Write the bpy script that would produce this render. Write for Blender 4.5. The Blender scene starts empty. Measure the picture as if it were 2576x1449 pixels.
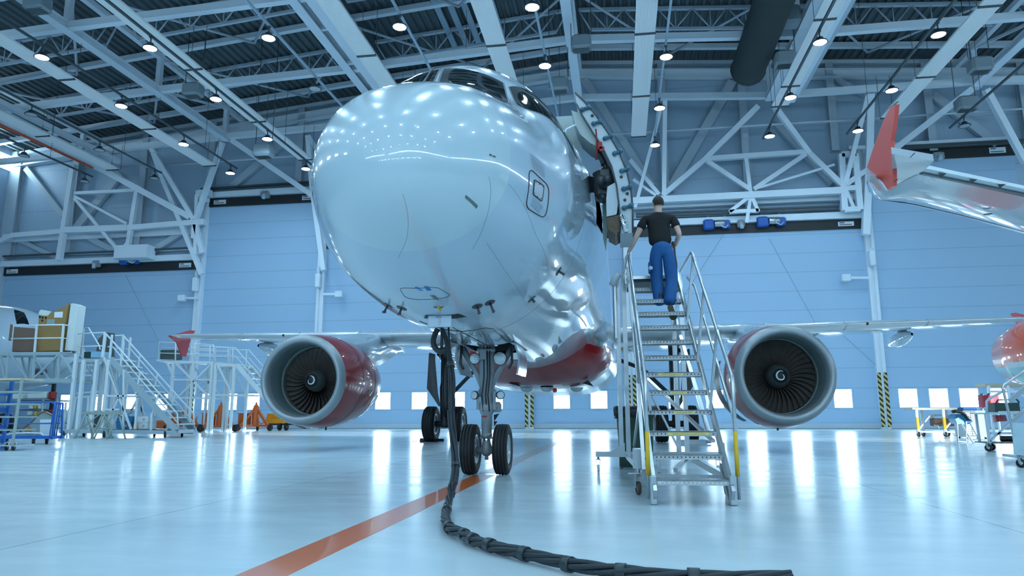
import bpy, math, random
import numpy as np
from mathutils import Vector, Matrix, Quaternion
random.seed(7)
V = Vector
PI = math.pi
rad = math.radians
scene = bpy.context.scene
col = scene.collection

# ------------------------------------------------------------------ camera
IW, IH = 2576, 1449
FPX = 1790.4
YAW, PITCH, ROLL = 0.149329, 0.174887, -0.0025455
CAMP = V((2.0641, -5.9806, 0.91477))
_f = V((-math.sin(YAW) * math.cos(PITCH), math.cos(YAW) * math.cos(PITCH), math.sin(PITCH)))
_r0 = V((math.cos(YAW), math.sin(YAW), 0))
_u0 = _r0.cross(_f)
_r = _r0 * math.cos(ROLL) + _u0 * math.sin(ROLL)
_u = -_r0 * math.sin(ROLL) + _u0 * math.cos(ROLL)
cam_data = bpy.data.cameras.new('camera')
cam = bpy.data.objects.new('camera', cam_data)
col.objects.link(cam)
cam.matrix_world = Matrix(((_r.x, _u.x, -_f.x, CAMP.x), (_r.y, _u.y, -_f.y, CAMP.y), (_r.z, _u.z, -_f.z, CAMP.z), (0, 0, 0, 1)))
cam_data.sensor_width = 36
cam_data.lens = 36 * FPX / IW
cam_data.clip_end = 300
scene.camera = cam
scene.view_settings.view_transform = 'Standard'
scene.view_settings.look = 'None'
scene.view_settings.gamma = 1
scene.view_settings.use_curve_mapping = False
scene.view_settings.exposure = 0.0
scene.cycles.use_denoising = True
scene.cycles.use_adaptive_sampling = True
scene.cycles.adaptive_threshold = 0.03
scene.cycles.adaptive_min_samples = 16
scene.cycles.max_bounces = 6
scene.cycles.diffuse_bounces = 3
scene.cycles.glossy_bounces = 4
scene.cycles.sample_clamp_indirect = 6
scene.cycles.caustics_reflective = False
scene.cycles.caustics_refractive = False

def ray(px, py):
    return _f + _r * ((px - IW / 2) / FPX) - _u * ((py - IH / 2) / FPX)
def at_y(px, py, Y):
    d = ray(px, py); return CAMP + d * ((Y - CAMP.y) / d.y)
def at_z(px, py, Z):
    d = ray(px, py); return CAMP + d * ((Z - CAMP.z) / d.z)
def at_x(px, py, X):
    d = ray(px, py); return CAMP + d * ((X - CAMP.x) / d.x)
def ground(px, py):
    return at_z(px, py, 0.0)

# ------------------------------------------------------------------ materials
MATS = {}
def mat(name, color, rough=0.5, metal=0.0, coat=0.0, emit=None, strength=0, noise=0.0, nscale=4.0, bump=0.0, bscale=60.0, spec=0.5, trans=0.0, stretch=None):
    m = bpy.data.materials.new(name); m.use_nodes = True
    nt = m.node_tree; b = nt.nodes['Principled BSDF']
    b.inputs['Base Color'].default_value = (*color, 1)
    b.inputs['Roughness'].default_value = rough
    b.inputs['Metallic'].default_value = metal
    b.inputs['Specular IOR Level'].default_value = spec
    b.inputs['Coat Weight'].default_value = coat
    b.inputs['Coat Roughness'].default_value = 0.03
    b.inputs['Transmission Weight'].default_value = trans
    if emit:
        b.inputs['Emission Color'].default_value = (*emit, 1)
        b.inputs['Emission Strength'].default_value = strength
    if noise or bump:
        tc = nt.nodes.new('ShaderNodeTexCoord'); mp = nt.nodes.new('ShaderNodeMapping')
        if stretch: mp.inputs['Scale'].default_value = stretch
        nt.links.new(tc.outputs['Object'], mp.inputs['Vector'])
        if noise:
            n = nt.nodes.new('ShaderNodeTexNoise'); n.inputs['Scale'].default_value = nscale; n.inputs['Detail'].default_value = 5
            nt.links.new(mp.outputs[0], n.inputs['Vector'])
            mx = nt.nodes.new('ShaderNodeMixRGB'); mx.blend_type = 'MIX'
            mx.inputs[1].default_value = (*[c * (1 - noise) for c in color], 1)
            mx.inputs[2].default_value = (*[min(1, c * (1 + noise)) for c in color], 1)
            nt.links.new(n.outputs['Fac'], mx.inputs[0]); nt.links.new(mx.outputs[0], b.inputs['Base Color'])
        if bump:
            n2 = nt.nodes.new('ShaderNodeTexNoise'); n2.inputs['Scale'].default_value = bscale; n2.inputs['Detail'].default_value = 4
            nt.links.new(mp.outputs[0], n2.inputs['Vector'])
            bp = nt.nodes.new('ShaderNodeBump'); bp.inputs['Strength'].default_value = bump; bp.inputs['Distance'].default_value = 0.02
            nt.links.new(n2.outputs['Fac'], bp.inputs['Height']); nt.links.new(bp.outputs[0], b.inputs['Normal'])
    MATS[name] = m
    return m

def mat_stripes(name, c1, c2, scale, direction='Z', rough=0.5, width=0.5, metal=0.0, diagonal=False):
    """hard two-colour stripes by object coordinate"""
    m = bpy.data.materials.new(name); m.use_nodes = True
    nt = m.node_tree; b = nt.nodes['Principled BSDF']; b.inputs['Roughness'].default_value = rough; b.inputs['Metallic'].default_value = metal
    tc = nt.nodes.new('ShaderNodeTexCoord'); sx = nt.nodes.new('ShaderNodeSeparateXYZ'); nt.links.new(tc.outputs['Object'], sx.inputs[0])
    if diagonal:
        a = nt.nodes.new('ShaderNodeMath'); a.operation = 'ADD'
        nt.links.new(sx.outputs['X'], a.inputs[0]); nt.links.new(sx.outputs['Z'], a.inputs[1]); src = a.outputs[0]
    else:
        src = sx.outputs[direction]
    mu = nt.nodes.new('ShaderNodeMath'); mu.operation = 'MULTIPLY'; mu.inputs[1].default_value = scale; nt.links.new(src, mu.inputs[0])
    fr = nt.nodes.new('ShaderNodeMath'); fr.operation = 'FRACT'; nt.links.new(mu.outputs[0], fr.inputs[0])
    lt = nt.nodes.new('ShaderNodeMath'); lt.operation = 'LESS_THAN'; lt.inputs[1].default_value = width; nt.links.new(fr.outputs[0], lt.inputs[0])
    mx = nt.nodes.new('ShaderNodeMixRGB'); mx.inputs[1].default_value = (*c1, 1); mx.inputs[2].default_value = (*c2, 1)
    nt.links.new(lt.outputs[0], mx.inputs[0]); nt.links.new(mx.outputs[0], b.inputs['Base Color'])
    MATS[name] = m
    return m

M = MATS
LAMP_C = (0.52, 0.79, 1.0)
mat('white_paint', (0.43, 0.56, 0.66), 0.22, coat=1.0, noise=0.02, nscale=0.8)
mat('radome_reflect_tint', (0.47, 0.60, 0.66), 0.22, coat=1.0, noise=0.03, nscale=1.2)  # white paint with the floor's greenish reflection tinted into the colour
mat('red_paint', (0.25, 0.007, 0.010), 0.3, coat=0.55, spec=0.3)
mat('fence_red', (0.62, 0.03, 0.03), 0.3, coat=0.6)
mat('winglet_red', (0.66, 0.085, 0.06), 0.4, coat=0.3)
mat('bare_lip', (0.30, 0.34, 0.36), 0.38, metal=0.5, noise=0.06, nscale=3)
mat('spinner_grey', (0.06, 0.075, 0.075), 0.5)
mat('duct_grey', (0.13, 0.18, 0.19), 0.45, noise=0.1, nscale=2)
mat('duct_ring', (0.30, 0.33, 0.31), 0.5)
mat('fan_metal', (0.22, 0.19, 0.175), 0.32, metal=0.5, noise=0.2, nscale=6)
mat('black', (0.006, 0.007, 0.008), 0.5)
mat('spinner_black', (0.008, 0.009, 0.010), 0.55)
mat('mark_white', (0.72, 0.84, 0.92), 0.5)
mat('alloy', (0.62, 0.66, 0.68), 0.28, metal=0.9, noise=0.08, nscale=5)
mat('wing_grey', (0.50, 0.57, 0.62), 0.14, coat=0.8, noise=0.04, nscale=0.7)
mat('slat', (0.56, 0.63, 0.67), 0.25, metal=0.4)
mat('glass', (0.008, 0.014, 0.017), 0.05, spec=0.45)
mat('seal', (0.10, 0.13, 0.15), 0.5)
mat('tyre', (0.014, 0.016, 0.018), 0.62, noise=0.25, nscale=14)
mat('rim', (0.55, 0.62, 0.66), 0.3, metal=0.6)
mat('gear_paint', (0.27, 0.31, 0.34), 0.35, coat=0.3, noise=0.12, nscale=9)
mat('gear_dark', (0.065, 0.072, 0.08), 0.42, metal=0.4, noise=0.2, nscale=12)
mat('chrome', (0.72, 0.76, 0.80), 0.08, metal=1.0)
mat('lens', (0.55, 0.65, 0.68), 0.12, coat=1.0, metal=0.5, bump=0.6, bscale=40)
mat('cable', (0.014, 0.022, 0.028), 0.5, bump=0.15, bscale=120)
mat('tape', (0.022, 0.035, 0.042), 0.38)
mat('outline', (0.03, 0.015, 0.02), 0.6)
mat('print_grey', (0.25, 0.27, 0.36), 0.6)
mat('blue_tape', (0.01, 0.20, 0.52), 0.5)
mat('yellow', (0.85, 0.50, 0.02), 0.45)
mat('vent_dark', (0.12, 0.16, 0.15), 0.5)
mat('silver', (0.52, 0.56, 0.58), 0.28, metal=0.9, noise=0.06, nscale=8)
mat('tread', (0.46, 0.50, 0.52), 0.33, metal=0.8, bump=0.5, bscale=90)
mat('yellow_band', (0.72, 0.44, 0.02), 0.45)
mat('label_yellow', (0.78, 0.68, 0.25), 0.5)
mat('skin', (0.62, 0.40, 0.33), 0.5)
mat('hair', (0.018, 0.013, 0.012), 0.6, bump=0.5, bscale=150)
mat('shirt', (0.007, 0.009, 0.010), 0.85, bump=0.25, bscale=40)
mat('trousers', (0.012, 0.10, 0.30), 0.75, bump=0.3, bscale=30, noise=0.15, nscale=6)
mat('boot', (0.055, 0.04, 0.025), 0.6)
mat('sole', (0.13, 0.105, 0.055), 0.7)
mat('bin_green', (0.035, 0.085, 0.06), 0.5)
mat('bag_black', (0.01, 0.012, 0.015), 0.35, bump=0.8, bscale=14)
mat('steel_white', (0.76, 0.87, 0.96), 0.42, noise=0.03, nscale=1.5)
mat('steel_grey', (0.48, 0.58, 0.67), 0.45, noise=0.04, nscale=1.5)
mat('panel_white', (0.94, 0.97, 0.98), 0.45)
mat('panel_joint', (0.05, 0.07, 0.08), 0.6)
mat('duct_dark', (0.03, 0.043, 0.045), 0.8, noise=0.1, nscale=2)
mat('heater', (0.26, 0.33, 0.37), 0.5)
mat('heater_dark', (0.16, 0.21, 0.24), 0.5)
mat('lamp_body', (0.03, 0.04, 0.05), 0.5)
mat('lamp_on', (0.8, 0.9, 1), 0.5, emit=LAMP_C, strength=225)
mat('lamp_off', (0.35, 0.42, 0.46), 0.3)
mat('window_light', (0.8, 0.9, 1), 0.5, emit=(0.62, 0.86, 1.0), strength=22)
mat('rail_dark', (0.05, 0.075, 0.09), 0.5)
mat('rail_lit', (0.30, 0.42, 0.52), 0.5)  # paler copy of the rail tone, light painted into it
mat('pipe_red', (0.75, 0.10, 0.02), 0.5)
mat('motor_blue', (0.008, 0.10, 0.42), 0.4)
mat('band_black', (0.008, 0.011, 0.014), 0.5)
mat('plate_white', (0.7, 0.8, 0.85), 0.5)
mat('hazard_base', (0.5, 0.5, 0.4), 0.5)
mat_stripes('hazard', (0.012, 0.014, 0.016), (0.62, 0.52, 0.18), 3.2, rough=0.5, width=0.5, diagonal=True)
mat('cardboard', (0.34, 0.21, 0.075), 0.8, noise=0.08, nscale=3)
mat('cardboard_brown', (0.20, 0.125, 0.095), 0.8, noise=0.08, nscale=3)
mat('foam_white', (0.70, 0.78, 0.78), 0.7)
mat('paper_white', (0.8, 0.86, 0.9), 0.7)
mat('platform_steel', (0.42, 0.52, 0.57), 0.4, metal=0.3, noise=0.05, nscale=2)
mat('platform_white', (0.68, 0.76, 0.80), 0.4)
mat('orange_paint', (0.72, 0.145, 0.02), 0.4, coat=0.3)
mat('orange_dark', (0.55, 0.13, 0.03), 0.5)
mat('amber', (0.95, 0.36, 0.01), 0.4, coat=0.2)
mat('rubber', (0.012, 0.013, 0.014), 0.6)
mat('rubber_brown', (0.075, 0.05, 0.04), 0.6)
mat('blue_box', (0.015, 0.20, 0.42), 0.4, coat=0.2)
mat('blue_frame', (0.01, 0.12, 0.45), 0.4)
mat('green_grey', (0.30, 0.38, 0.35), 0.55)
mat('dark_green', (0.012, 0.05, 0.045), 0.5)
mat('grey_crate', (0.06, 0.09, 0.09), 0.6)
mat('board_grey', (0.30, 0.38, 0.36), 0.6)
mat('cover_red', (0.42, 0.02, 0.04), 0.35, coat=0.4)
mat('wood', (0.52, 0.47, 0.36), 0.6)
mat('blue_pad', (0.02, 0.20, 0.38), 0.5)
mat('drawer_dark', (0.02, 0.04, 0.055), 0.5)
mat('cabinet', (0.42, 0.52, 0.55), 0.45)
mat('nacelle_orange', (0.78, 0.10, 0.02), 0.3, coat=0.7)
mat('nacelle_teal', (0.25, 0.58, 0.62), 0.3, coat=0.7)
mat('ink', (0.05, 0.06, 0.09), 0.6)
mat('belly_metal', (0.60, 0.65, 0.68), 0.16, metal=0.8, bump=0.08, bscale=3)
mat('quilt', (0.085, 0.05, 0.022), 0.45, bump=0.8, bscale=12)
mat('lining', (0.40, 0.47, 0.46), 0.55)
mat('door_white', (0.44, 0.52, 0.57), 0.35)
mat('fitting_blue', (0.03, 0.11, 0.17), 0.4)
mat('strap_red', (0.30, 0.02, 0.02), 0.6)

def deck_material():
    m = bpy.data.materials.new('roof_deck'); m.use_nodes = True
    b = m.node_tree.nodes['Principled BSDF']
    b.inputs['Base Color'].default_value = (0.085, 0.12, 0.135, 1); b.inputs['Roughness'].default_value = 0.5
    b.inputs['Specular IOR Level'].default_value = 0.4
    M['roof_deck'] = m
deck_material()

def floor_material():
    m = bpy.data.materials.new('floor_epoxy'); m.use_nodes = True
    nt = m.node_tree; b = nt.nodes['Principled BSDF']
    tc = nt.nodes.new('ShaderNodeTexCoord')
    n = nt.nodes.new('ShaderNodeTexNoise'); n.inputs['Scale'].default_value = 0.35; n.inputs['Detail'].default_value = 8
    nt.links.new(tc.outputs['Object'], n.inputs['Vector'])
    cr = nt.nodes.new('ShaderNodeValToRGB')
    cr.color_ramp.elements[0].position = 0.35; cr.color_ramp.elements[0].color = (0.50, 0.63, 0.68, 1)
    cr.color_ramp.elements[1].position = 0.7; cr.color_ramp.elements[1].color = (0.61, 0.73, 0.77, 1)
    nt.links.new(n.outputs['Fac'], cr.inputs[0])
    # panel joints every 6 m
    br = nt.nodes.new('ShaderNodeTexBrick'); br.offset = 0; br.inputs['Scale'].default_value = 1.0
    br.inputs['Brick Width'].default_value = 7.3; br.inputs['Row Height'].default_value = 6.7; br.inputs['Mortar Size'].default_value = 0.006; br.inputs['Mortar Smooth'].default_value = 0
    br.inputs['Color1'].default_value = (1, 1, 1, 1); br.inputs['Color2'].default_value = (1, 1, 1, 1); br.inputs['Mortar'].default_value = (0.4, 0.45, 0.48, 1)
    mp = nt.nodes.new('ShaderNodeMapping'); mp.inputs['Location'].default_value = (2.2, 3.1, 0)
    nt.links.new(tc.outputs['Object'], mp.inputs[0]); nt.links.new(mp.outputs[0], br.inputs['Vector'])
    mx = nt.nodes.new('ShaderNodeMixRGB'); mx.blend_type = 'MULTIPLY'; mx.inputs[0].default_value = 1
    nt.links.new(cr.outputs[0], mx.inputs[1]); nt.links.new(br.outputs['Color'], mx.inputs[2])
    nt.links.new(mx.outputs[0], b.inputs['Base Color'])
    n2 = nt.nodes.new('ShaderNodeTexNoise'); n2.inputs['Scale'].default_value = 1.3; n2.inputs['Detail'].default_value = 9; n2.inputs['Roughness'].default_value = 0.65
    mp2 = nt.nodes.new('ShaderNodeMapping'); mp2.inputs['Scale'].default_value = (0.6, 1.6, 1)
    nt.links.new(tc.outputs['Object'], mp2.inputs[0]); nt.links.new(mp2.outputs[0], n2.inputs['Vector'])
    mr = nt.nodes.new('ShaderNodeMapRange'); mr.inputs[1].default_value = 0.3; mr.inputs[2].default_value = 0.7; mr.inputs[3].default_value = 0.14; mr.inputs[4].default_value = 0.27
    nt.links.new(n2.outputs['Fac'], mr.inputs[0]); nt.links.new(mr.outputs[0], b.inputs['Roughness'])
    n3 = nt.nodes.new('ShaderNodeTexNoise'); n3.inputs['Scale'].default_value = 2.2; n3.inputs['Detail'].default_value = 3
    nt.links.new(tc.outputs['Object'], n3.inputs['Vector'])
    bp = nt.nodes.new('ShaderNodeBump'); bp.inputs['Strength'].default_value = 0.05; bp.inputs['Distance'].default_value = 0.02
    nt.links.new(n3.outputs['Fac'], bp.inputs['Height']); nt.links.new(bp.outputs[0], b.inputs['Normal'])
    b.inputs['Specular IOR Level'].default_value = 0.55
    M['floor_epoxy'] = m
floor_material()

def panel_material(name, color, row, seam=0.03, dark=0.75, vertical=0.0, rough=0.5, wobble=0.0):
    """cladding with horizontal seams every `row` metres (object Z) and optional vertical seams (object X)"""
    m = bpy.data.materials.new(name); m.use_nodes = True
    nt = m.node_tree; b = nt.nodes['Principled BSDF']; b.inputs['Roughness'].default_value = rough
    tc = nt.nodes.new('ShaderNodeTexCoord'); sx = nt.nodes.new('ShaderNodeSeparateXYZ'); nt.links.new(tc.outputs['Object'], sx.inputs[0])
    def seamnode(src, period, w):
        d = nt.nodes.new('ShaderNodeMath'); d.operation = 'DIVIDE'; d.inputs[1].default_value = period; nt.links.new(src, d.inputs[0])
        fr = nt.nodes.new('ShaderNodeMath'); fr.operation = 'FRACT'; nt.links.new(d.outputs[0], fr.inputs[0])
        lt = nt.nodes.new('ShaderNodeMath'); lt.operation = 'LESS_THAN'; lt.inputs[1].default_value = w / period; nt.links.new(fr.outputs[0], lt.inputs[0])
        return lt.outputs[0]
    fac = seamnode(sx.outputs['Z'], row, seam)
    if vertical:
        v = seamnode(sx.outputs['X'], vertical, seam * 0.5)
        h = nt.nodes.new('ShaderNodeMath'); h.operation = 'MULTIPLY'; h.inputs[1].default_value = 0.5; nt.links.new(v, h.inputs[0])
        mxn = nt.nodes.new('ShaderNodeMath'); mxn.operation = 'MAXIMUM'; nt.links.new(fac, mxn.inputs[0]); nt.links.new(h.outputs[0], mxn.inputs[1]); fac = mxn.outputs[0]
    mx = nt.nodes.new('ShaderNodeMixRGB'); mx.inputs[1].default_value = (*color, 1); mx.inputs[2].default_value = (*[c * dark for c in color], 1)
    nt.links.new(fac, mx.inputs[0]); nt.links.new(mx.outputs[0], b.inputs['Base Color'])
    M[name] = m
panel_material('door_cladding', (0.38, 0.57, 0.77), 1.16, 0.05, 0.82, vertical=0.0)
panel_material('wall_cladding', (0.40, 0.54, 0.68), 3.1, 0.05, 0.8, vertical=4.4)

# ------------------------------------------------------------------ mesh builder
class MB:
    def __init__(s):
        s.v = []; s.f = []; s.sm = []; s.mi = []; s.m = 0
    def add(s, vs, fs, smooth=False):
        o = len(s.v)
        s.v += [tuple(v) for v in vs]
        for f in fs:
            s.f.append(tuple(i + o for i in f)); s.sm.append(smooth); s.mi.append(s.m)
        return s
    def box(s, c, size, rot=None):
        c = V(c); hx, hy, hz = [a / 2 for a in size]
        vs = [V((x * hx, y * hy, z * hz)) for x in (-1, 1) for y in (-1, 1) for z in (-1, 1)]
        if rot is not None: vs = [rot @ v for v in vs]
        return s.add([v + c for v in vs], [(0, 1, 3, 2), (4, 6, 7, 5), (0, 4, 5, 1), (2, 3, 7, 6), (0, 2, 6, 4), (1, 5, 7, 3)])
    def span(s, a, b):
        a = V(a); b = V(b)
        return s.box((a + b) / 2, [abs(b[i] - a[i]) for i in range(3)])
    def cbox(s, c, size, bev=0.01, rot=None):
        """box with chamfered vertical and horizontal edges"""
        c = V(c); h = [a / 2 for a in size]; b = min(bev, min(h) * 0.8)
        vs = []; 
        for z, k in ((-h[2], b), (-h[2] + b, 0), (h[2] - b, 0), (h[2], b)):
            x = h[0] - k; y = h[1] - k; bb = b
            vs += [V(p) for p in ((-x + bb, -y, z), (x - bb, -y, z), (x, -y + bb, z), (x, y - bb, z), (x - bb, y, z), (-x + bb, y, z), (-x, y - bb, z), (-x, -y + bb, z))]
        if rot is not None: vs = [rot @ v for v in vs]
        fs = [tuple(range(7, -1, -1)), tuple(range(24, 32))]
        for k in range(3):
            for i in range(8):
                j = (i + 1) % 8; fs.append((k * 8 + i, k * 8 + j, k * 8 + 8 + j, k * 8 + 8 + i))
        return s.add([v + c for v in vs], fs)
    def beam(s, p, q, w, h, up=(0, 0, 1)):
        p = V(p); q = V(q); d = (q - p)
        if d.length < 1e-6: return s
        d.normalize(); up = V(up)
        if abs(d.dot(up)) > 0.98: up = V((0, 1, 0)) if abs(d.y) < 0.9 else V((1, 0, 0))
        x = d.cross(up).normalized(); z = x.cross(d)
        vs = []
        for e in (p, q):
            for a, b in ((-1, -1), (1, -1), (1, 1), (-1, 1)): vs.append(e + x * (a * w / 2) + z * (b * h / 2))
        return s.add(vs, [(3, 2, 1, 0), (4, 5, 6, 7)] + [(i, (i + 1) % 4, 4 + (i + 1) % 4, 4 + i) for i in range(4)])
    def ibeam(s, p, q, w, h, t=0.04, up=(0, 0, 1)):
        p = V(p); q = V(q); d = (q - p).normalized(); x = d.cross(V(up)).normalized(); z = x.cross(d)
        s.beam(p + z * (h / 2 - t / 2), q + z * (h / 2 - t / 2), w, t, up); s.beam(p - z * (h / 2 - t / 2), q - z * (h / 2 - t / 2), w, t, up)
        return s.beam(p, q, t, h - 2 * t, up)
    def tube(s, p, q, r, n=10, r2=None, caps=True):
        return s.pipe([p, q], [r, r if r2 is None else r2], n, caps)
    def pipe(s, pts, r, n=10, caps=True, closed=False):
        pts = [V(p) for p in pts]; k = len(pts)
        rs = r if isinstance(r, (list, tuple)) else [r] * k
        tang = []
        for i in range(k):
            if closed: t = pts[(i + 1) % k] - pts[i - 1]
            elif i == 0: t = pts[1] - pts[0]
            elif i == k - 1: t = pts[-1] - pts[-2]
            else:
                t = (pts[i + 1] - pts[i]).normalized() + (pts[i] - pts[i - 1]).normalized()
            tang.append(t.normalized() if t.length > 1e-9 else V((0, 0, 1)))
        a = V((0, 0, 1)) if abs(tang[0].z) < 0.9 else V((1, 0, 0))
        nx = tang[0].cross(a).normalized(); vs = []
        for i in range(k):
            if i: 
                nx = nx - tang[i] * nx.dot(tang[i])
                nx = nx.normalized() if nx.length > 1e-9 else tang[i].orthogonal().normalized()
            ny = tang[i].cross(nx)
            for j in range(n):
                t = 2 * PI * j / n; vs.append(pts[i] + nx * (math.cos(t) * rs[i]) + ny * (math.sin(t) * rs[i]))
        fs = []
        for i in range(k if closed else k - 1):
            i2 = (i + 1) % k
            for j in range(n):
                j2 = (j + 1) % n; fs.append((i * n + j, i * n + j2, i2 * n + j2, i2 * n + j))
        o = len(s.v)
        s.add(vs, fs, True)
        if caps and not closed:
            s.add([], []); 
            s.f.append(tuple(o + j for j in range(n - 1, -1, -1))); s.sm.append(False); s.mi.append(s.m)
            s.f.append(tuple(o + (k - 1) * n + j for j in range(n))); s.sm.append(False); s.mi.append(s.m)
        return s
    def lathe(s, prof, org, axis='Y', n=48, a0=0.0, a1=2 * PI, cap=False):
        """prof: (radius, distance along axis)"""
        org = V(org); full = abs(a1 - a0 - 2 * PI) < 1e-6; cnt = n if full else n + 1
        if isinstance(axis, str): ax = {'X': V((1, 0, 0)), 'Y': V((0, 1, 0)), 'Z': V((0, 0, 1))}[axis]
        else: ax = V(axis).normalized()
        e1 = {'X': V((0, 1, 0)), 'Y': V((1, 0, 0)), 'Z': V((1, 0, 0))}.get(axis) if isinstance(axis, str) else ax.orthogonal().normalized()
        e2 = ax.cross(e1)
        vs = []
        for r, d in prof:
            for j in range(cnt):
                t = a0 + (a1 - a0) * j / n
                vs.append(org + ax * d + e1 * (r * math.cos(t)) + e2 * (r * math.sin(t)))
        fs = []
        for i in range(len(prof) - 1):
            for j in range(n):
                j2 = (j + 1) % cnt; fs.append((i * cnt + j, i * cnt + j2, (i + 1) * cnt + j2, (i + 1) * cnt + j))
        return s.add(vs, fs, True)
    def grid(s, rows, smooth=True, closed=False):
        n = len(rows[0]); vs = [p for r in rows for p in r]; fs = []
        for i in range(len(rows) - 1):
            for j in range(n if closed else n - 1):
                j2 = (j + 1) % n; fs.append((i * n + j, i * n + j2, (i + 1) * n + j2, (i + 1) * n + j))
        return s.add(vs, fs, smooth)
    def prism(s, pts, vec):
        pts = [V(p) for p in pts]; vec = V(vec); n = len(pts)
        return s.add(pts + [p + vec for p in pts], [tuple(range(n - 1, -1, -1)), tuple(range(n, 2 * n))] + [(i, (i + 1) % n, n + (i + 1) % n, n + i) for i in range(n)])
    def ball(s, c, r, n=12, m=8, sc=(1, 1, 1)):
        c = V(c); rows = []
        for i in range(m + 1):
            t = PI * i / m
            rows.append([c + V((math.sin(t) * math.cos(2 * PI * j / n) * r * sc[0], math.sin(t) * math.sin(2 * PI * j / n) * r * sc[1], math.cos(t) * r * sc[2])) for j in range(n)])
        return s.grid(rows, True, True)
    def islands(s):
        par = list(range(len(s.v)))
        def find(i):
            while par[i] != i: par[i] = par[par[i]]; i = par[i]
            return i
        for f in s.f:
            a = find(f[0])
            for i in f[1:]: par[find(i)] = a
        groups = {}
        for k, f in enumerate(s.f): groups.setdefault(find(f[0]), []).append(k)
        out = []
        for ks in groups.values():
            m = MB(); mp = {}
            for k in ks:
                for i in s.f[k]:
                    if i not in mp: mp[i] = len(m.v); m.v.append(s.v[i])
                m.f.append(tuple(mp[i] for i in s.f[k])); m.sm.append(s.sm[k]); m.mi.append(s.mi[k])
            out.append(m)
        return out
    def build(s, name, mats, parent=None, org=None, fix=True, whole=False):
        if not whole and parent is not None and name in SPLIT:
            parts = s.islands()
            if len(parts) > 1:
                return [p.build(name, mats, parent, org, fix, True) for p in parts][0]
        me = bpy.data.meshes.new(name)
        vs = s.v
        if parent is not None: o0 = ORG[parent.name]
        elif org is not None: o0 = V(org)
        else:
            a = np.array(vs); o0 = V(((a[:, 0].min() + a[:, 0].max()) / 2, (a[:, 1].min() + a[:, 1].max()) / 2, a[:, 2].min()))
        me.from_pydata([(v[0] - o0.x, v[1] - o0.y, v[2] - o0.z) for v in vs], [], s.f)
        me.polygons.foreach_set('use_smooth', s.sm)
        mats = mats if isinstance(mats, (list, tuple)) else [mats]
        for m in mats: me.materials.append(M[m] if isinstance(m, str) else m)
        me.polygons.foreach_set('material_index', s.mi)
        me.validate(); me.update()
        if fix:
            import bmesh
            bm = bmesh.new(); bm.from_mesh(me); bmesh.ops.recalc_face_normals(bm, faces=bm.faces); bm.to_mesh(me); bm.free()
        o = bpy.data.objects.new(name, me); col.objects.link(o)
        if parent is not None: o.parent = parent
        else: o.location = o0
        ORG[o.name] = V(o0)
        return o
ORG = {}
SPLIT = {'joint_cover', 'truss_brace', 'hanger_wire', 'hanger_rod', 'bracket', 'gearbox', 'under_brace', 'brace', 'cross_bar', 'cross_tube', 'door_stop', 'door_roller', 'belly_antenna', 'belly_scoop', 'hinge', 'static_wick', 'latch', 'blue_tape', 'cabin_window', 'name_plate', 'hazard_strip', 'eye', 'plug_lead', 'foot', 'ear', 'small_marking', 'hydraulic_hose', 'power_cable', 'paper_label', 'jack_bracket', 'punch_hole'}
def tag(o, label=None, cat=None, group=None, kind=None):
    if label: o['label'] = label
    if cat: o['category'] = cat
    if group: o['group'] = group
    if kind: o['kind'] = kind
    return o
def thing(name, label, cat, loc=(0, 0, 0), group=None):
    o = bpy.data.objects.new(name, None); col.objects.link(o); o.location = loc; o.empty_display_size = 0.2
    ORG[o.name] = V(loc)
    return tag(o, label, cat, group)
def kids(o): return [c for c in bpy.data.objects if c.parent == o]
def dup(root, loc, rz=0.0, label=None, group=None):
    r = root.copy(); col.objects.link(r); r.location = loc; r.rotation_euler = (0, 0, rz)
    if label: r['label'] = label
    if group: r['group'] = group
    for ch in kids(root):
        c = ch.copy(); col.objects.link(c); c.parent = r
        for g in kids(ch):
            d = g.copy(); col.objects.link(d); d.parent = c
    return r
def one(mb, name, mats, label, cat, group=None, org=None):
    return tag(mb.build(name, mats, org=org), label, cat, group)
def struct(mb, name, mats, label=None, parent=None, org=None):
    o = mb.build(name, mats, parent, org)
    if parent is None: o['kind'] = 'structure'
    if label: o['label'] = label
    return o
def lerp(a, b, t): return a + (b - a) * t
# ================================================================== SETTING
WY = 38.5                       # hangar end wall
XL, XR_, YF = -42.0, 46.0, -34.0
RIDGE_X, RIDGE_Z, SL, SR = -0.8, 24.1, 0.097, 0.076
def roof_z(x): return RIDGE_Z - (SL * (RIDGE_X - x) if x < RIDGE_X else SR * (x - RIDGE_X))
CX = [-46, -34.4, -23.75, -12.2, 0.0, 11.45, 22.9, 34.4, 46]
CZ = [18.3, 18.75, 19.3, 19.7, 20.4, 19.7, 19.75, 19.2, 18.6]
def chord_z(x): return float(np.interp(x, CX, CZ))
CEN = (2, 3, 0)

b = MB(); b.span((XL, YF, -0.2), (XR_, WY + 0.4, 0)); struct(b, 'floor', 'floor_epoxy', org=(0, 0, 0))
# orange guide line painted on the floor, under the aircraft centre line
b = MB(); b.span((-0.16, -8.0, 0.0), (0.14, 4.98, 0.002)); o = struct(b, 'floor_marking', 'orange_paint'); o.data.materials[0] = mat('line_orange', (0.72, 0.16, 0.035), 0.3, coat=0.5)
b = MB(); b.span((-0.16, 5.3, 0.0), (0.14, 36.0, 0.002)); struct(b, 'floor_marking', mat('line_worn', (0.46, 0.42, 0.42), 0.3))

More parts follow.
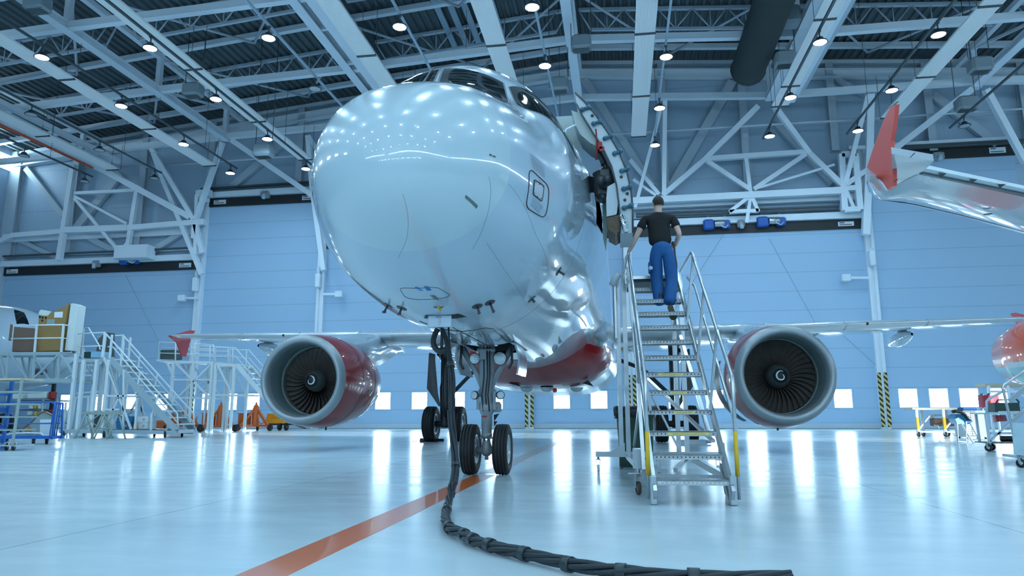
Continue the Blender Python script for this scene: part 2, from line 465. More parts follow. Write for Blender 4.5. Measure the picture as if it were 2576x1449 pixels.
# walls
def gable(y0, y1):
    b = MB(); pts = [(XL, y0, 0), (XR_, y0, 0), (XR_, y0, roof_z(XR_)), (RIDGE_X, y0, RIDGE_Z), (XL, y0, roof_z(XL))]
    return b.prism(pts, (0, y1 - y0, 0))
struct(gable(WY, WY + 0.3), 'wall_back', 'wall_cladding', org=(0, WY, 0))
struct(gable(YF - 0.3, YF), 'wall_front', 'wall_cladding', org=(0, YF, 0))
b = MB(); b.span((XL - 0.3, YF, 0), (XL, WY, roof_z(XL))); struct(b, 'wall_left', 'wall_cladding', org=(XL, 0, 0))
# right wall, with one long unseen opening added to let the low sun in
b = MB(); OY0, OY1, OZ0, OZ1 = 9.0, 16.0, 3.0, 6.8
b.span((XR_, YF, 0), (XR_ + 0.3, OY0, roof_z(XR_))); b.span((XR_, OY1, 0), (XR_ + 0.3, WY, roof_z(XR_))); b.span((XR_, OY0, 0), (XR_ + 0.3, OY1, OZ0)); b.span((XR_, OY0, OZ1), (XR_ + 0.3, OY1, roof_z(XR_)))
struct(b, 'wall_right', 'wall_cladding', org=(XR_, 0, 0))
b = MB()
for k in range(5): yk = lerp(OY0, OY1, k / 4); b.span((XR_ + 0.05, yk - 0.12, OZ0), (XR_ + 0.25, yk + 0.12, OZ1))
struct(b, 'window_99', 'steel_white')
sun = bpy.data.lights.new('low_sun', 'SUN'); sun.energy = 20.0; sun.angle = rad(1.2); sun.color = (0.86, 0.95, 1.0)
so_ = bpy.data.objects.new('low_sun', sun); col.objects.link(so_); so_.location = (60, -8, 9)
so_.rotation_euler = V((-1, 0.26, -0.104)).to_track_quat('-Z', 'Y').to_euler()
wd = bpy.data.worlds.new('sky'); wd.use_nodes = True; scene.world = wd
wd.node_tree.nodes['Background'].inputs[0].default_value = (0.62, 0.82, 1.0, 1); wd.node_tree.nodes['Background'].inputs[1].default_value = 1.5
# corrugated roof deck, ridges running along the hall
b = MB(); pitch = 0.46; x = XL; rows0 = []; prof = []
while x < XR_:
    for dx, dz in ((0, 0.0), (0.17, 0.0), (0.22, 0.13), (0.40, 0.13)):
        prof.append((x + dx, roof_z(min(x + dx, XR_)) + dz))
    x += pitch
b.grid([[(px_, YF, pz) for px_, pz in prof], [(px_, WY + 0.3, pz) for px_, pz in prof]], smooth=False)
struct(b, 'ceiling', 'roof_deck', org=(0, 0, 20))

# end wall doors: (x0, x1, top of door)
POSTX = [-26.15, -17.4, -3.5, 2.74, 17.0]
DOORS = [(-41.6, -26.4, 10.75, 11.35), (-25.9, -17.65, 15.15, 15.75), (-17.15, 16.75, 11.85, 12.42), (17.25, 25.6, 15.95, 16.6)]
for i, (x0, x1, zt, zb) in enumerate(DOORS, 1):
    b = MB(); b.span((x0, WY - 0.2, 0.05), (x1, WY, zt)); d = struct(b, 'door_%d' % i, 'door_cladding', org=((x0 + x1) / 2, WY - 0.2, 0))
    b = MB(); b.span((x0, WY - 0.34, zt), (x1, WY, zb)); struct(b, 'header_band', 'band_black', parent=d)
    b = MB(); b.span((x0, WY - 0.6, zb + 0.02), (x1, WY, zb + 0.42)); struct(b, 'head_beam', 'steel_white', parent=d)
    b = MB(); b.span((x0, WY - 0.3, 0.02), (x1, WY, 0.32)); struct(b, 'bottom_seal', 'steel_grey', parent=d)
    for xx in ((x0 + 0.35, x0 + 1.25) if i != 3 else (x0 + 0.2, x0 + 1.1)), (x1 - 1.4, x1 - 0.5):
        b = MB(); b.span((xx[0], WY - 0.36, zt + 0.16), (xx[1], WY - 0.34, zb - 0.14)); pl = struct(b, 'name_plate', 'plate_white', parent=d)
    # bar-code like print lines on the plates
    b = MB()
    for xx in (x0 + 0.42, x1 - 1.33):
        b.span((xx, WY - 0.366, zb - 0.24), (xx + 0.3, WY - 0.361, zb - 0.18)); b.span((xx, WY - 0.366, zt + 0.22), (xx + 0.7, WY - 0.361, zt + 0.27))
    struct(b, 'plate_print', 'ink', parent=d)
# wider doors beyond the frame on both sides of the hall stay closed
WINX = [-35.41, -33.06, -30.75, -28.4, -25.2 + 0.1, -23.43, -21.84, -12.94, -10.53, -8.1, -5.69, -1.52, 0.76, 5.41, 7.61, 9.9, 12.4, 14.84, 18.38, 20.01, 21.61, 23.2, 28.2, 30.4]
for i, xw in enumerate(WINX, 1):
    w, h = (0.96, 1.02); zc_ = 1.74
    if abs(xw + 25.1) < 0.2: w = 0.6
    b = MB(); y0 = WY - 0.26
    b.span((xw - w / 2 - 0.05, y0, zc_ - h / 2 - 0.05), (xw + w / 2 + 0.05, WY - 0.2, zc_ - h / 2)); b.span((xw - w / 2 - 0.05, y0, zc_ + h / 2), (xw + w / 2 + 0.05, WY - 0.2, zc_ + h / 2 + 0.05))
    b.span((xw - w / 2 - 0.05, y0, zc_ - h / 2), (xw - w / 2, WY - 0.2, zc_ + h / 2)); b.span((xw + w / 2, y0, zc_ - h / 2), (xw + w / 2 + 0.05, WY - 0.2, zc_ + h / 2))
    wo = struct(b, 'window_%d' % i, 'steel_white')
    b = MB(); b.cbox((xw, WY - 0.225, zc_), (w, 0.03, h), 0.01); struct(b, 'pane', 'window_light', parent=wo)
nwin = len(WINX)
# small socket boxes between the windows
for xs_ in (-7.3, -3.0, 15.9, 19.4):
    pass
# posts between the doors with hazard striped feet
for i, xp in enumerate(POSTX):
    top = [16.2, 16.2, 12.4, 12.4, 17.0][i]
    b = MB()
    for s in (-1, 1): b.span((xp + s * 0.16 - 0.09, WY - 0.5, 0), (xp + s * 0.16 + 0.09, WY - 0.02, top))
    b.span((xp - 0.08, WY - 0.42, 0), (xp + 0.08, WY - 0.02, top))
    po = struct(b, 'door_post', 'steel_white')
    b = MB()
    for s in (-1, 1): b.span((xp + s * 0.17 - 0.10, WY - 0.52, 0.12), (xp + s * 0.17 + 0.10, WY - 0.49, 3.2))
    struct(b, 'hazard_strip', 'hazard', parent=po)
    b = MB(); b.cbox((xp - 0.05, WY - 0.75, 9.6 if i < 2 else 9.9), (0.34, 0.4, 0.95), 0.05); b.tube((xp - 0.05, WY - 0.75, 10.05), (xp - 0.05, WY - 0.75, 10.5), 0.12, 10)
    struct(b, 'post_winch', 'steel_white', parent=po)
# slim steel columns standing on the wall above the doors, and the flat diagonal bracing against the wall
COLS = [(57, 397, 17, 650), (196, 400, 172, 640), (372, 380, 340, 632), (548, 340, 520, 470), (760, 300, 752, 470), (1668, 180, 1668, 480), (1874, 380, 1886, 540), (2078, 190, 2108, 380), (2318, 200, 2356, 380), (2560, 200, 2600, 380)]
for (x0, y0, x1, y1) in COLS:
    p = at_y(x0, y0, WY - 0.3); q = at_y(x1, y1, WY - 0.3); xm = (p.x + q.x) / 2
    b = MB(); b.ibeam((xm, WY - 0.25, q.z), (xm, WY - 0.25, roof_z(xm) - 0.3), 0.45, 0.45, 0.05, up=(0, 1, 0)); struct(b, 'wall_column', 'steel_grey')
b = MB(); b.span((XL, WY - 0.45, 0), (XL + 0.5, WY, roof_z(XL))); struct(b, 'wall_column', 'steel_grey')
BR = [(305, 437, 191, 576, .55), (67, 424, 161, 544, .4), (206, 588, 298, 636, .4), (465, 581, 378, 636, .4), (1842, 206, 1685, 478, .55), (1954, 310, 2096, 461, .5), (2347, 240, 2507, 364, .5),
      (706, 365, 585, 470, .5), (1470, 200, 1640, 470, .45), (32, 596, 144, 648, .3), (2085, 190, 2180, 240, .3)]
b = MB()
for (x0, y0, x1, y1, w) in BR: b.beam(at_y(x0, y0, WY - 0.25), at_y(x1, y1, WY - 0.25), w, 0.3, up=(0, 1, 0))
struct(b, 'wall_bracing', 'steel_grey')
# long horizontal girts and the eave beam
b = MB()
for xa, xb in ((-42, RIDGE_X), (RIDGE_X, 46)):
    b.ibeam((xa, WY - 0.35, roof_z(xa) - 1.0), (xb, WY - 0.35, roof_z(xb) - 1.0), 0.5, 0.55); b.beam((xa, WY - 0.2, roof_z(xa) - 0.15), (xb, WY - 0.2, roof_z(xb) - 0.15), 0.3, 0.25)
b.beam((-17, WY - 0.3, 13.9), (16.9, WY - 0.3, 13.9), 0.4, 0.6); b.beam((-41.8, WY - 0.3, 13.5), (-26.4, WY - 0.3, 13.5), 0.4, 0.6)
b.beam((-42, WY - 0.18, 12.2), (-26.4, WY - 0.18, 12.2), 0.1, 0.12); b.beam((-17, WY - 0.18, 13.1), (16.9, WY - 0.18, 13.1), 0.1, 0.12)
struct(b, 'wall_girt', 'steel_white')

# ------------------------------------------------ roof trusses across the hall
TY = [36.0, 28.9, 22.0, 15.0, 8.0, 1.0, -6.0, -13.0, -20.0, -27.0]
for ty in TY:
    b = MB(); r = 0.19
    for i in range(len(CX) - 1):
        p = V((max(CX[i], XL), ty, chord_z(max(CX[i], XL)))); q = V((min(CX[i + 1], XR_), ty, chord_z(min(CX[i + 1], XR_))))
        b.beam(p, q, 0.34, 0.36); b.beam((p.x, ty, roof_z(p.x) - 0.25), (q.x, ty, roof_z(q.x) - 0.25), 0.3, 0.3)
        b.beam((q.x, ty, q.z), (q.x, ty, roof_z(q.x) - 0.2), 0.28, 0.28)
    struct(b, 'roof_truss', 'steel_white', org=(0, ty, 19))
# knee braces either side of the two inner girders (seen near the 2008,75 px joint and above the nose)
# ------------------------------------------------ longitudinal girders
for k, xg in enumerate(CX[1:-1]):
    z = chord_z(xg); b = MB()
    b.ibeam((xg, YF, z - 0.05), (xg, 36.2, z - 0.05), 0.5, 0.42, 0.06)
    b.beam((xg, YF, roof_z(xg) - 0.55), (xg, WY - 0.1, roof_z(xg) - 0.55), 0.3, 0.3)
    for i in range(len(TY) - 1):
        y0, y1 = TY[i + 1], TY[i]; ym = (y0 + y1) / 2
        if (i + k) % 2: b.beam((xg, y0, z), (xg, y1, roof_z(xg) - 0.55), 0.14, 0.14)
    struct(b, 'roof_girder', 'steel_white', org=(xg, 0, z))
# twin service beam beside two of the girders (crane runway with cable trough)
for xg, w in ((-11.0, 0.55), (12.3, 0.75)):
    z = chord_z(xg) - 0.55; b = MB()
    b.ibeam((xg, YF, z), (xg, 35.4, z), w, 0.5, 0.05)
    for i in range(12):
        y = 35 - i * 3.5; b.beam((xg - 1.1, y, z + 0.35), (xg + 0.3, y, z + 0.35), 0.16, 0.16)
    struct(b, 'crane_runway', 'steel_white', org=(xg, 0, z))
    b = MB(); b.span((xg + 0.45, -10, z + 0.05), (xg + 0.75, 34.5, z + 0.22)); struct(b, 'cable_trough', 'steel_grey')
# crane runway on the left with the red conductor pipe
pa = at_z(0, 290, 17.6); pb = at_z(204, 397, 17.6); xg = (pa.x + pb.x) / 2
b = MB(); b.ibeam((xg, YF, 17.6), (xg, 36, 17.6), 0.7, 0.65, 0.06); b.beam((xg + 0.9, YF, 18.0), (xg + 0.9, 36, 18.0), 0.35, 0.3); cr = struct(b, 'crane_runway', 'steel_white', org=(xg, 0, 17.6))
b = MB(); b.tube((xg, -10, 17.17), (xg, 34.8, 17.17), 0.07, 8)
for i in range(14): b.tube((xg, 34 - i * 2.4, 17.17), (xg, 34 - i * 2.4, 17.3), 0.03, 6)
struct(b, 'conductor_pipe', 'pipe_red', parent=cr)
# ------------------------------------------------ lattice joists carrying the deck, one per bay between girders
JY = [38.2 - 0.0, 31.9, 25.7, 18.6, 11.6, 4.6]
for jy in (31.9, 25.7, 19.2, 12.0, 5.0):
    for i in range(1, len(CX) - 1):
        x0, x1 = CX[i] + 0.3, CX[i + 1] - 0.3
        if x1 > XR_: continue
        b = MB(); n = 5; drop = 1.25
        t0, t1 = V((x0, jy, roof_z(x0) - 0.12)), V((x1, jy, roof_z(x1) - 0.12))
        u0 = lerp(t0, t1, 0.06) - V((0, 0, drop)); u1 = lerp(t0, t1, 0.94) - V((0, 0, drop))
        b.beam(t0, t1, 0.2, 0.17); b.beam(u0, u1, 0.15, 0.15)
        for k in range(n):
            a = lerp(t0, t1, 0.06 + 0.88 * k / n); c = lerp(t0, t1, 0.06 + 0.88 * (k + 1) / n); m_ = (a + c) / 2 - V((0, 0, drop))
            b.tube(a, m_, 0.045, 6); b.tube(m_, c, 0.045, 6); b.tube(m_, m_ + V((0, 0, drop)), 0.03, 6)
        b.tube(t0, u0, 0.05, 6); b.tube(t1, u1, 0.05, 6)
        struct(b, 'roof_joist', 'steel_grey', org=((x0 + x1) / 2, jy, 22))
# wind bracing rods under the deck
b = MB()
for i in range(1, len(CX) - 2):
    for j in range(len(TY) - 5):
        x0, x1 = CX[i], CX[i + 1]; y0, y1 = TY[j + 1], TY[j]
        if (i + j) % 2: x0, x1 = x1, x0
        b.tube((x0, y0, roof_z(x0) - 0.7), ((x0 + x1) / 2, y1, roof_z((x0 + x1) / 2) - 0.7), 0.075, 6); b.tube((x1, y0, roof_z(x1) - 0.7), ((x0 + x1) / 2, y1, roof_z((x0 + x1) / 2) - 0.7), 0.075, 6)
struct(b, 'roof_bracing', 'steel_grey', org=(0, 20, 21))
# roof light strip beside the ridge (glossy slats seen between the panels)
b = MB()
for k in range(5): b.span((-7.6 + k * 0.75, 6, roof_z(-7.6 + k * .75) - 0.28), (-7.25 + k * 0.75, 34, roof_z(-7.6 + k * .75) - 0.2))
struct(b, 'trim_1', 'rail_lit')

# ------------------------------------------------ lattice work over the doors (in front of the end wall)
TP = 37.4
def P(px, py, Y=TP): return at_y(px, py, Y)
def lattice(name, items, mname='steel_white'):
    b = MB()
    for it in items:
        x0, y0, x1, y1, w = it[:5]; ya = it[5] if len(it) > 5 else TP; yb = it[6] if len(it) > 6 else ya
        b.beam(P(x0, y0, ya), P(x1, y1, yb), w, w, up=(0, 1, 0))
    return struct(b, name, mname)
# right: K-brace hanging from the end truss down to the low door head
lattice('door_truss', [
    (1908, 266, 1774.5, 400, .30, 36.2, TP), (1774.5, 400, 1667, 492, .30), (1947, 266, 2035, 385.5, .30, 36.2, TP), (2035, 385.5, 2120, 468, .30),
    (1780, 400, 2030, 382.6, .30), (1774.5, 403, 1886, 477, .26), (2027, 388, 1896, 477, .26), (1876, 397, 1888, 490, .22),
    (1660, 503, 2122, 480, .40), (1673, 250, 1670, 492, .26, 36.2, TP), (1664, 270, 1598, 522, .20, 36.2, TP), (1585, 403, 1658, 490, .24), (1593, 452, 1650, 492, .18),
    (1430, 500 + 15, 1660, 503, .40), (1888, 493, 1835, 533, .22), (1890, 493, 1907, 533, .22), (1835, 533, 1908, 530, .22), (1888, 493, 1878, 560, .2),
    (1902, 475, 2099, 414.5, .14), (2120, 468, 2128, 530, .26), (2128, 480, 2150, 530, .2)])
lattice('door_truss', [(2183, 240, 2125, 465, .26, 36.2, TP), (2189, 236, 2186, 385, .40, 36.2, TP), (2186, 385, 2177, 591, .40), (2127, 465, 2186, 425, .3), (2186, 425, 2445, 225, .34, TP, 36.2),
    (2480, 225, 2580, 410, .34, 36.2, TP), (2455, 214, 2455, 222, .5, 36.2)])
lattice('door_tower', [(2116, 388, 2124, 530, .34), (2150, 388, 2163, 528, .34), (2116, 390, 2152, 388, .34), (2118, 420, 2154, 418, .2), (2121, 475, 2158, 473, .3), (2124, 528, 2163, 526, .3), (2135, 372, 2180, 371, .2)])
# left: the same over the far door
lattice('door_truss', [(380, 372, 488, 552, .30, 36.2, TP), (387, 384, 410, 449, .30, 36.2, TP), (410, 449, 508, 690, .30), (205, 398, 480, 547, .40, 36.2, TP),
    (189, 486.6, 340, 479, .22), (186, 415, 149, 655, .34), (189, 499, 300, 632, .22), (189, 494, 320, 563, .18), (345, 482, 320, 634, .28), (330, 600, 300, 634, .16),
    (32, 593, 156, 583, .34), (156, 580, 323, 574, .42), (323, 574, 515, 558, .36), (0, 607, 32, 593, .3), (298, 637, 380, 634, .9), (491, 555, 488, 600, .3), (491, 560, 510, 637, .3),
    (560, 358, 494, 550, .30, 36.2, TP), (583, 353, 792, 496, .34, 36.2, TP), (775, 340, 786, 470, .30, 36.2, TP), (786, 470, 815, 680, .32), (776, 342, 800, 380, .25, 36.2)])
lattice('door_tower', [(497, 490, 492, 640, .26), (505, 480, 497, 560, .2), (497, 490, 530, 486, .5), (500, 505, 526, 503, .2)])
# service walkway rails above the doors
b = MB()
for (x0, y0, x1, y1) in ((505, 476, 790, 457), (505, 482, 790, 463), (1600, 538, 2110, 519), (1600, 545, 2110, 526), (8, 645, 475, 624), (2260, 369, 2576, 352), (2260, 374, 2576, 358)):
    b.beam(P(x0, y0, 37.8), P(x1, y1, 37.8), 0.14, 0.12)
struct(b, 'walkway_rail', 'rail_dark')
# sprinkler pipes
b = MB(); 
for (x0, y0, x1, y1) in ((1440, 343, 2230, 296), (2230, 296, 2576, 273), (367, 420, 800, 388)):
    b.tube(P(x0, y0, 36.8), P(x1, y1, 36.8), 0.07, 8)
struct(b, 'sprinkler_pipe', 'steel_grey')
# tension wires on the doors
b = MB()
for (x0, y0, x1, y1) in ((315, 690, 400, 860), (1935, 600, 2060, 830), (1830, 575, 1690, 790), (2118, 840, 2210, 925), (640, 720, 640, 500)):
    if x0 == 640: continue
    b.tube(P(x0, y0, WY - 0.3), P(x1, y1, WY - 0.3), 0.011, 5)
struct(b, 'door_wire', 'heater')

# upper windows: left wall, and the window strips of the opposite wall and side walls
k = nwin
b0 = at_x(8, 405, XL)
for (axis, c, w, h) in [('x', (XL, b0.y, b0.z), 3.2, 1.0)] + [('x', (XL, b0.y - 9 * i, b0.z), 3.2, 1.0) for i in range(1, 6)] + [('x', (XR_, 33 - 4 * i, 14.0), 3.7, 0.9) for i in range(17)] + [('y', (-38 + 4.0 * i, YF, 14.0), 3.7, 0.9) for i in range(21)] + [('y', (-20 + 4.0 * i, YF, 8.0), 2.4, 0.5) for i in range(10)]:
    k += 1; b = MB(); e = 0.06; c = V(c)
    n_ = 1 if c.x < 0 else -1
    if axis == 'x':
        fr = (c + V((n_ * 0.04, 0, 0)), (0.08, w + 0.2, h + 0.2)); pn = (c + V((n_ * 0.09, 0, 0)), (0.04, w, h))
    else:
        fr = (c + V((0, 0.04, 0)), (w + 0.2, 0.08, h + 0.2)); pn = (c + V((0, 0.09, 0)), (w, 0.04, h))
    b.box(*fr); wo = struct(b, 'window_%d' % k, 'steel_white'); b = MB(); b.box(*pn); struct(b, 'pane', 'window_light', parent=wo)

# ------------------------------------------------ radiant heating panels (things: one long panel each)
def radiant(x, z, y0, y1, joints, label):
    t = thing('radiant_panel', label, 'heating panel', (x, y1, z), 'radiant heating panels under the roof')
    b = MB(); w = 0.86
    n = 14
    for i in range(n):
        xa = x - w / 2 + w * i / n; b.span((xa + 0.004, y0, z), (xa + w / n - 0.004, y1, z + 0.035))
    b.span((x - w / 2, y0, z + 0.02), (x + w / 2, y1, z + 0.10)); b.build('panel_face', 'panel_white', t)
    b = MB()
    for j in joints:
        b.span((x - w / 2 - 0.02, j - 0.07, z - 0.03), (x + w / 2 + 0.02, j + 0.07, z + 0.03))
    b.build('joint_cover', 'panel_joint', t)
    b = MB()
    for j in joints:
        for s in (-1, 1): b.tube((x + s * w * 0.4, j + 0.3, z + 0.1), (x + s * w * 0.4, j + 0.3, chord_z(x) - 0.1), 0.012, 5)
    b.build('hanger_wire', 'rail_dark', t)
    return t
PJ = [29.0, 22.8, 16.6, 10.4, 4.2]
radiant(-24.2, 17.0, -20, 35.3, [35.2] + PJ, 'long white ribbed heating panel, leftmost, ending over the far left door')
radiant(-17.5, 17.0, -20, 35.2, [35.1] + PJ, 'long white ribbed heating panel ending just left of the aircraft nose')
radiant(-8.95, 17.0, -20, 35.0, [34.9] + PJ, 'wide white heating panel running behind the left top of the aircraft nose')
radiant(-2.95, 17.0, -20, 34.9, [34.8] + PJ, 'white heating panel directly above the cockpit windows')
radiant(3.55, 17.0, -20, 34.6, [34.5] + PJ, 'white heating panel above the man, ending right of the open aircraft door')
radiant(10.9, 17.0, -20, 31.5, [31.4] + PJ, 'white heating panel alongside the sloping girder right of the dark duct')
radiant(17.2, 17.0, -20, 34.0, [33.9] + PJ, 'long white heating panel ending behind the red winglet')
radiant(-31.0, 17.0, -20, 35.0, [34.9] + PJ, 'short seeming heating panel in the left corner beside the orange pipe')

# ------------------------------------------------ high bay lamps
def make_lamp(on):
    t = thing('high_bay_lamp', '', 'lamp')
    b = MB(); b.lathe([(0.02, 0.22), (0.12, 0.22), (0.16, 0.12), (0.27, 0.06), (0.30, 0.0), (0.27, 0.0), (0.0, 0.03)], (0, 0, 0), 'Z', 20); b.build('lamp_housing', 'lamp_body', t)
    b = MB(); b.lathe([(0.0, -0.015), (0.2, -0.012), (0.26, 0.005)], (0, 0, 0), 'Z', 20); b.build('lamp_lens', 'lamp_on' if on else 'lamp_off', t)
    b = MB(); b.tube((0, 0, 0.2), (0, 0, 0.5), 0.03, 8); b.box((0, 0, 0.5), (0.12, 0.12, 0.06)); b.build('bracket', 'rail_dark', t)
    return t
LZ = 15.5
LAMPS = []
ROWS = [-31.25, -26.4, -21.25, -16.35, -11.25, -5.9, -0.72, 4.34, 10.36, 14.8, 20.05, 25.2]
YS = [18.2, 23.0, 28.0, 32.8]
lit_proto, off_proto = make_lamp(True), make_lamp(False)
used = {True: False, False: False}
def place_lamp(x, y, on, label, group):
    pr = lit_proto if on else off_proto
    if not used[on]:
        used[on] = True; pr.location = (x, y, LZ); pr['label'] = label; pr['group'] = group; return pr
    return dup(pr, (x, y, LZ), 0, label, group)
row_names = {-21.25: 'row furthest left', -16.35: 'second lit row from the left', -11.25: 'row just left of the nose', -5.9: 'row above the left cockpit window', -0.72: 'row above the cockpit roof', 4.34: 'row above the climbing man', 10.36: 'row by the sloping right girder', 14.8: 'row nearest the red winglet'}
seq = ['nearest', 'second nearest', 'third', 'furthest']
VIS = {-21.25: [0, 1, 2, 3], -16.35: [0, 1, 2, 3], -11.25: [0], -5.9: [0], -0.72: [0, 1], 4.34: [0, 1, 2], 10.36: [0, 1, 2], 14.8: [0, 1, 2]}
YSR = {-0.72: [17.65, 22.15], 4.34: [22.15, 27.25, 32.15], 10.36: [21.9, 27.0, 31.8], 14.8: [22.0, 26.95, 31.75]}
for x, ks in VIS.items():
    ys = YSR.get(x, YS)
    for k_ in ks:
        if len(ks) == 1: lab = 'lit ceiling lamp on the ' + row_names[x]
        else: lab = 'lit ceiling lamp, %s on the %s' % (seq[k_] if k_ < len(ks) - 1 else 'furthest', row_names[x])
        place_lamp(x, ys[k_], True, lab, 'lit ceiling lamps')
for (x, y, lab) in ((-11.3, 22.7, 'unlit ceiling lamp just above the left edge of the nose'), (-26.3, 23.2, 'unlit ceiling lamp over the orange pipe, nearest of its row'), (-26.4, 28.05, 'unlit ceiling lamp, middle of the dark left row'), (-26.45, 32.95, 'unlit ceiling lamp, furthest of the dark left row'),
                    (-31.3, 28.2, 'unlit ceiling lamp nearest the left side wall'), (-31.2, 32.8, 'unlit ceiling lamp before the left wall column'), (20.05, 31.9, 'unlit ceiling lamp above the black band right of the winglet')):
    place_lamp(x, y, False, lab, 'unlit ceiling lamps')
# the rows go on behind the camera (they light the nose and are mirrored in it)
for x in ROWS:
    if x < -22 or x > 18: continue
    for y in [13.0, 8.0, 3.0, -3.0, -10.0, -17.0, -25.0]:
        place_lamp(x, y, True, 'lit ceiling lamp hanging above and behind the viewer', 'ceiling lamps overhead outside the picture')
names = {-31.25: 'at the far left, carrying two dark lamps', -26.4: 'carrying the row of three dark lamps', -21.25: 'of the leftmost lit lamps', -16.35: 'of the second lit lamp row', -11.25: 'ending in a dark lamp above the nose', -5.9: 'running down to the cockpit roof from the left',
         -0.72: 'above the cockpit roof', 4.34: 'above the climbing man', 10.36: 'beside the sloping right girder', 14.8: 'above the red winglet', 20.05: 'ending at the dark lamp in the upper right', 25.2: 'in the upper right corner'}
for x in ROWS:
    b = MB(); b.beam((x, YF, LZ + 0.55), (x, 33.5, LZ + 0.55), 0.09, 0.09)
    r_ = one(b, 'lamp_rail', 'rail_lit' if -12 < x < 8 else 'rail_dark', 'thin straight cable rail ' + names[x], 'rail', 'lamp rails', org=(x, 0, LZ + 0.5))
    b = MB()
    for y in (-20, 5, 30): b.tube((x, y, LZ + 0.55), (x, y, roof_z(x) - 0.1), 0.012, 5)
    b.build('hanger_wire', 'rail_dark', r_)

# ------------------------------------------------ dark fabric duct and unit heaters
p0 = at_z(1925, 20, 19.0); p1 = at_z(1862, 285, 19.0)
t = thing('air_duct', 'big dark grey fabric air duct hanging under the roof', 'duct', (p0.x, p1.y, 18.3))
xd = (p0.x + p1.x) / 2
b = MB(); rows = []
for i in range(40):
    y = lerp(0.0, 31.5, i / 39); rows.append([(xd + 0.9 * math.cos(a) * (1 + 0.02 * math.sin(i * 2.1)), y, 19.3 + 0.9 * math.sin(a)) for a in [2 * PI * j / 20 for j in range(20)]])
b.grid(rows, True, True); b.build('fabric_tube', 'duct_dark', t)
b = MB(); b.lathe([(0.0, 0), (0.9, 0.02), (0.95, 0.15), (0.9, 0.3)], (xd, 31.4, 19.3), 'Y', 20); b.build('end_cap', 'duct_dark', t)
b = MB(); b.cbox((xd + 0.9, 27, 19.6), (1.4, 0.9, 0.9), 0.1); b.build('side_outlet', 'heater', t)
HEAT = [((95, 10), 19, 'boxy ceiling heater at the top left corner'), ((486, 228), 18.5, 'dim box heater under the roof between the left panels'), ((663, 380), 15.5, 'dark flat ceiling heater left of the nose'), ((1462, 110), 19, 'grey box heater on the central girder'),
        ((1406, 215), 18, 'dark box heater just above the right cockpit windows'), ((1975, 150), 18.3, 'box heater beside the dark duct'), ((2430, 262), 17.2, 'dark box heater over the wing in the upper right'), ((2465, 165), 18, 'flat dark heater in the upper right roof')]
for (pp, z, lab) in HEAT:
    c = at_z(pp[0], pp[1], z); t = thing('unit_heater', lab, 'heater', c, 'ceiling unit heaters')
    b = MB(); b.cbox(c, (1.0, 0.8, 0.75), 0.12); b.build('casing', 'heater', t)
    b = MB()
    for i in range(5): b.box(c + V((0, -0.25 + 0.12 * i, -0.39)), (0.85, 0.06, 0.02), Matrix.Rotation(0.5, 3, 'X')); b.build('louvre', 'heater_dark', t)
    b = MB()
    for s in (-1, 1): b.tube(c + V((s * .5, 0, .45)), V((c.x + s * .5, c.y, roof_z(c.x) - 0.1)), 0.02, 5)
    b.build('hanger_rod', 'rail_dark', t)
# winch motors on the black door bands
def motor(px, py, w, lab, blue=True):
    c = at_y(px, py, WY - 0.55); t = thing('door_motor', lab, 'motor', c, 'winch motors on the door bands')
    if blue:
        b = MB(); b.cbox(c + V((-w * 0.28, 0, 0)), (w * 0.40, 0.5, 0.62), 0.08); b.cbox(c + V((w * 0.34, 0, -0.02)), (w * 0.3, 0.42, 0.5), 0.06); b.build('gearbox', 'motor_blue', t)
        b = MB(); b.lathe([(0, 0), (0.2, 0), (0.22, 0.05), (0.22, w * 0.34), (0.18, w * 0.36), (0, w * 0.36)], c + V((w * 0.02 - w * .1, -0.1, 0.04)), 'X', 16); b.build('motor_drum', 'silver', t)
        b = MB(); b.pipe([c + V((w * .1, -.3, .1)), c + V((w * .15, -.4, -.2)), c + V((w * .3, -.35, -.3)), c + V((w * .4, -.25, -.1))], 0.03, 6); b.build('power_lead', 'plate_white', t)
        b = MB()
        for s in (-0.3, 0.3): b.prism([c + V((w * s - .1, .2, .3)), c + V((w * s + .1, .2, .3)), c + V((w * s + .1, .2, .75)), c + V((w * s + .04, .2, .75))], (0, 0.05, 0))
        b.build('bracket', 'steel_white', t)
    else:
        b = MB(); b.cbox(c, (w, 0.4, 0.45), 0.06); b.build('gearbox', 'heater', t)
        b = MB(); b.tube(c + V((0, -.25, 0)), c + V((0, -.25, -.35)), 0.12, 10); b.build('drum', 'steel_grey', t)
motor(1802, 565, 1.65, 'blue winch motor on the black band, nearer the man')
motor(1939, 558, 1.75, 'blue winch motor on the black band, right one of the pair')
motor(1864, 563, 0.45, 'small grey drive between the two blue motors', False)
motor(327, 655, 1.5, 'blue winch motor on the far left black band')
motor(243, 664, 0.5, 'small grey drive on the far left black band', False)
motor(668, 490, 0.6, 'small drive on the band above the tall left door', False)
motor(2360, 393, 0.6, 'small dark drive on the band behind the wing', False)
# radar-like wall brackets with boxes on the posts
for (px, py, x2, lab) in ((458, 750, 497, 'white sensor box on an arm left of the left door post'), (853, 740, 815, 'white sensor box on an arm beside the aircraft nose'), (2128, 699, 2185, 'white sensor box on an arm above the right engine')):
    c = at_y(px, py, WY - 0.75); e = at_y(x2, py, WY - 0.75); t = thing('sensor_box', lab, 'sensor', c, 'door sensor boxes')
    b = MB(); b.cbox(c, (0.5, 0.35, 0.42), 0.04); b.build('box_body', 'steel_white', t)
    b = MB(); b.beam(c, e, 0.16, 0.14); b.build('arm', 'steel_white', t)
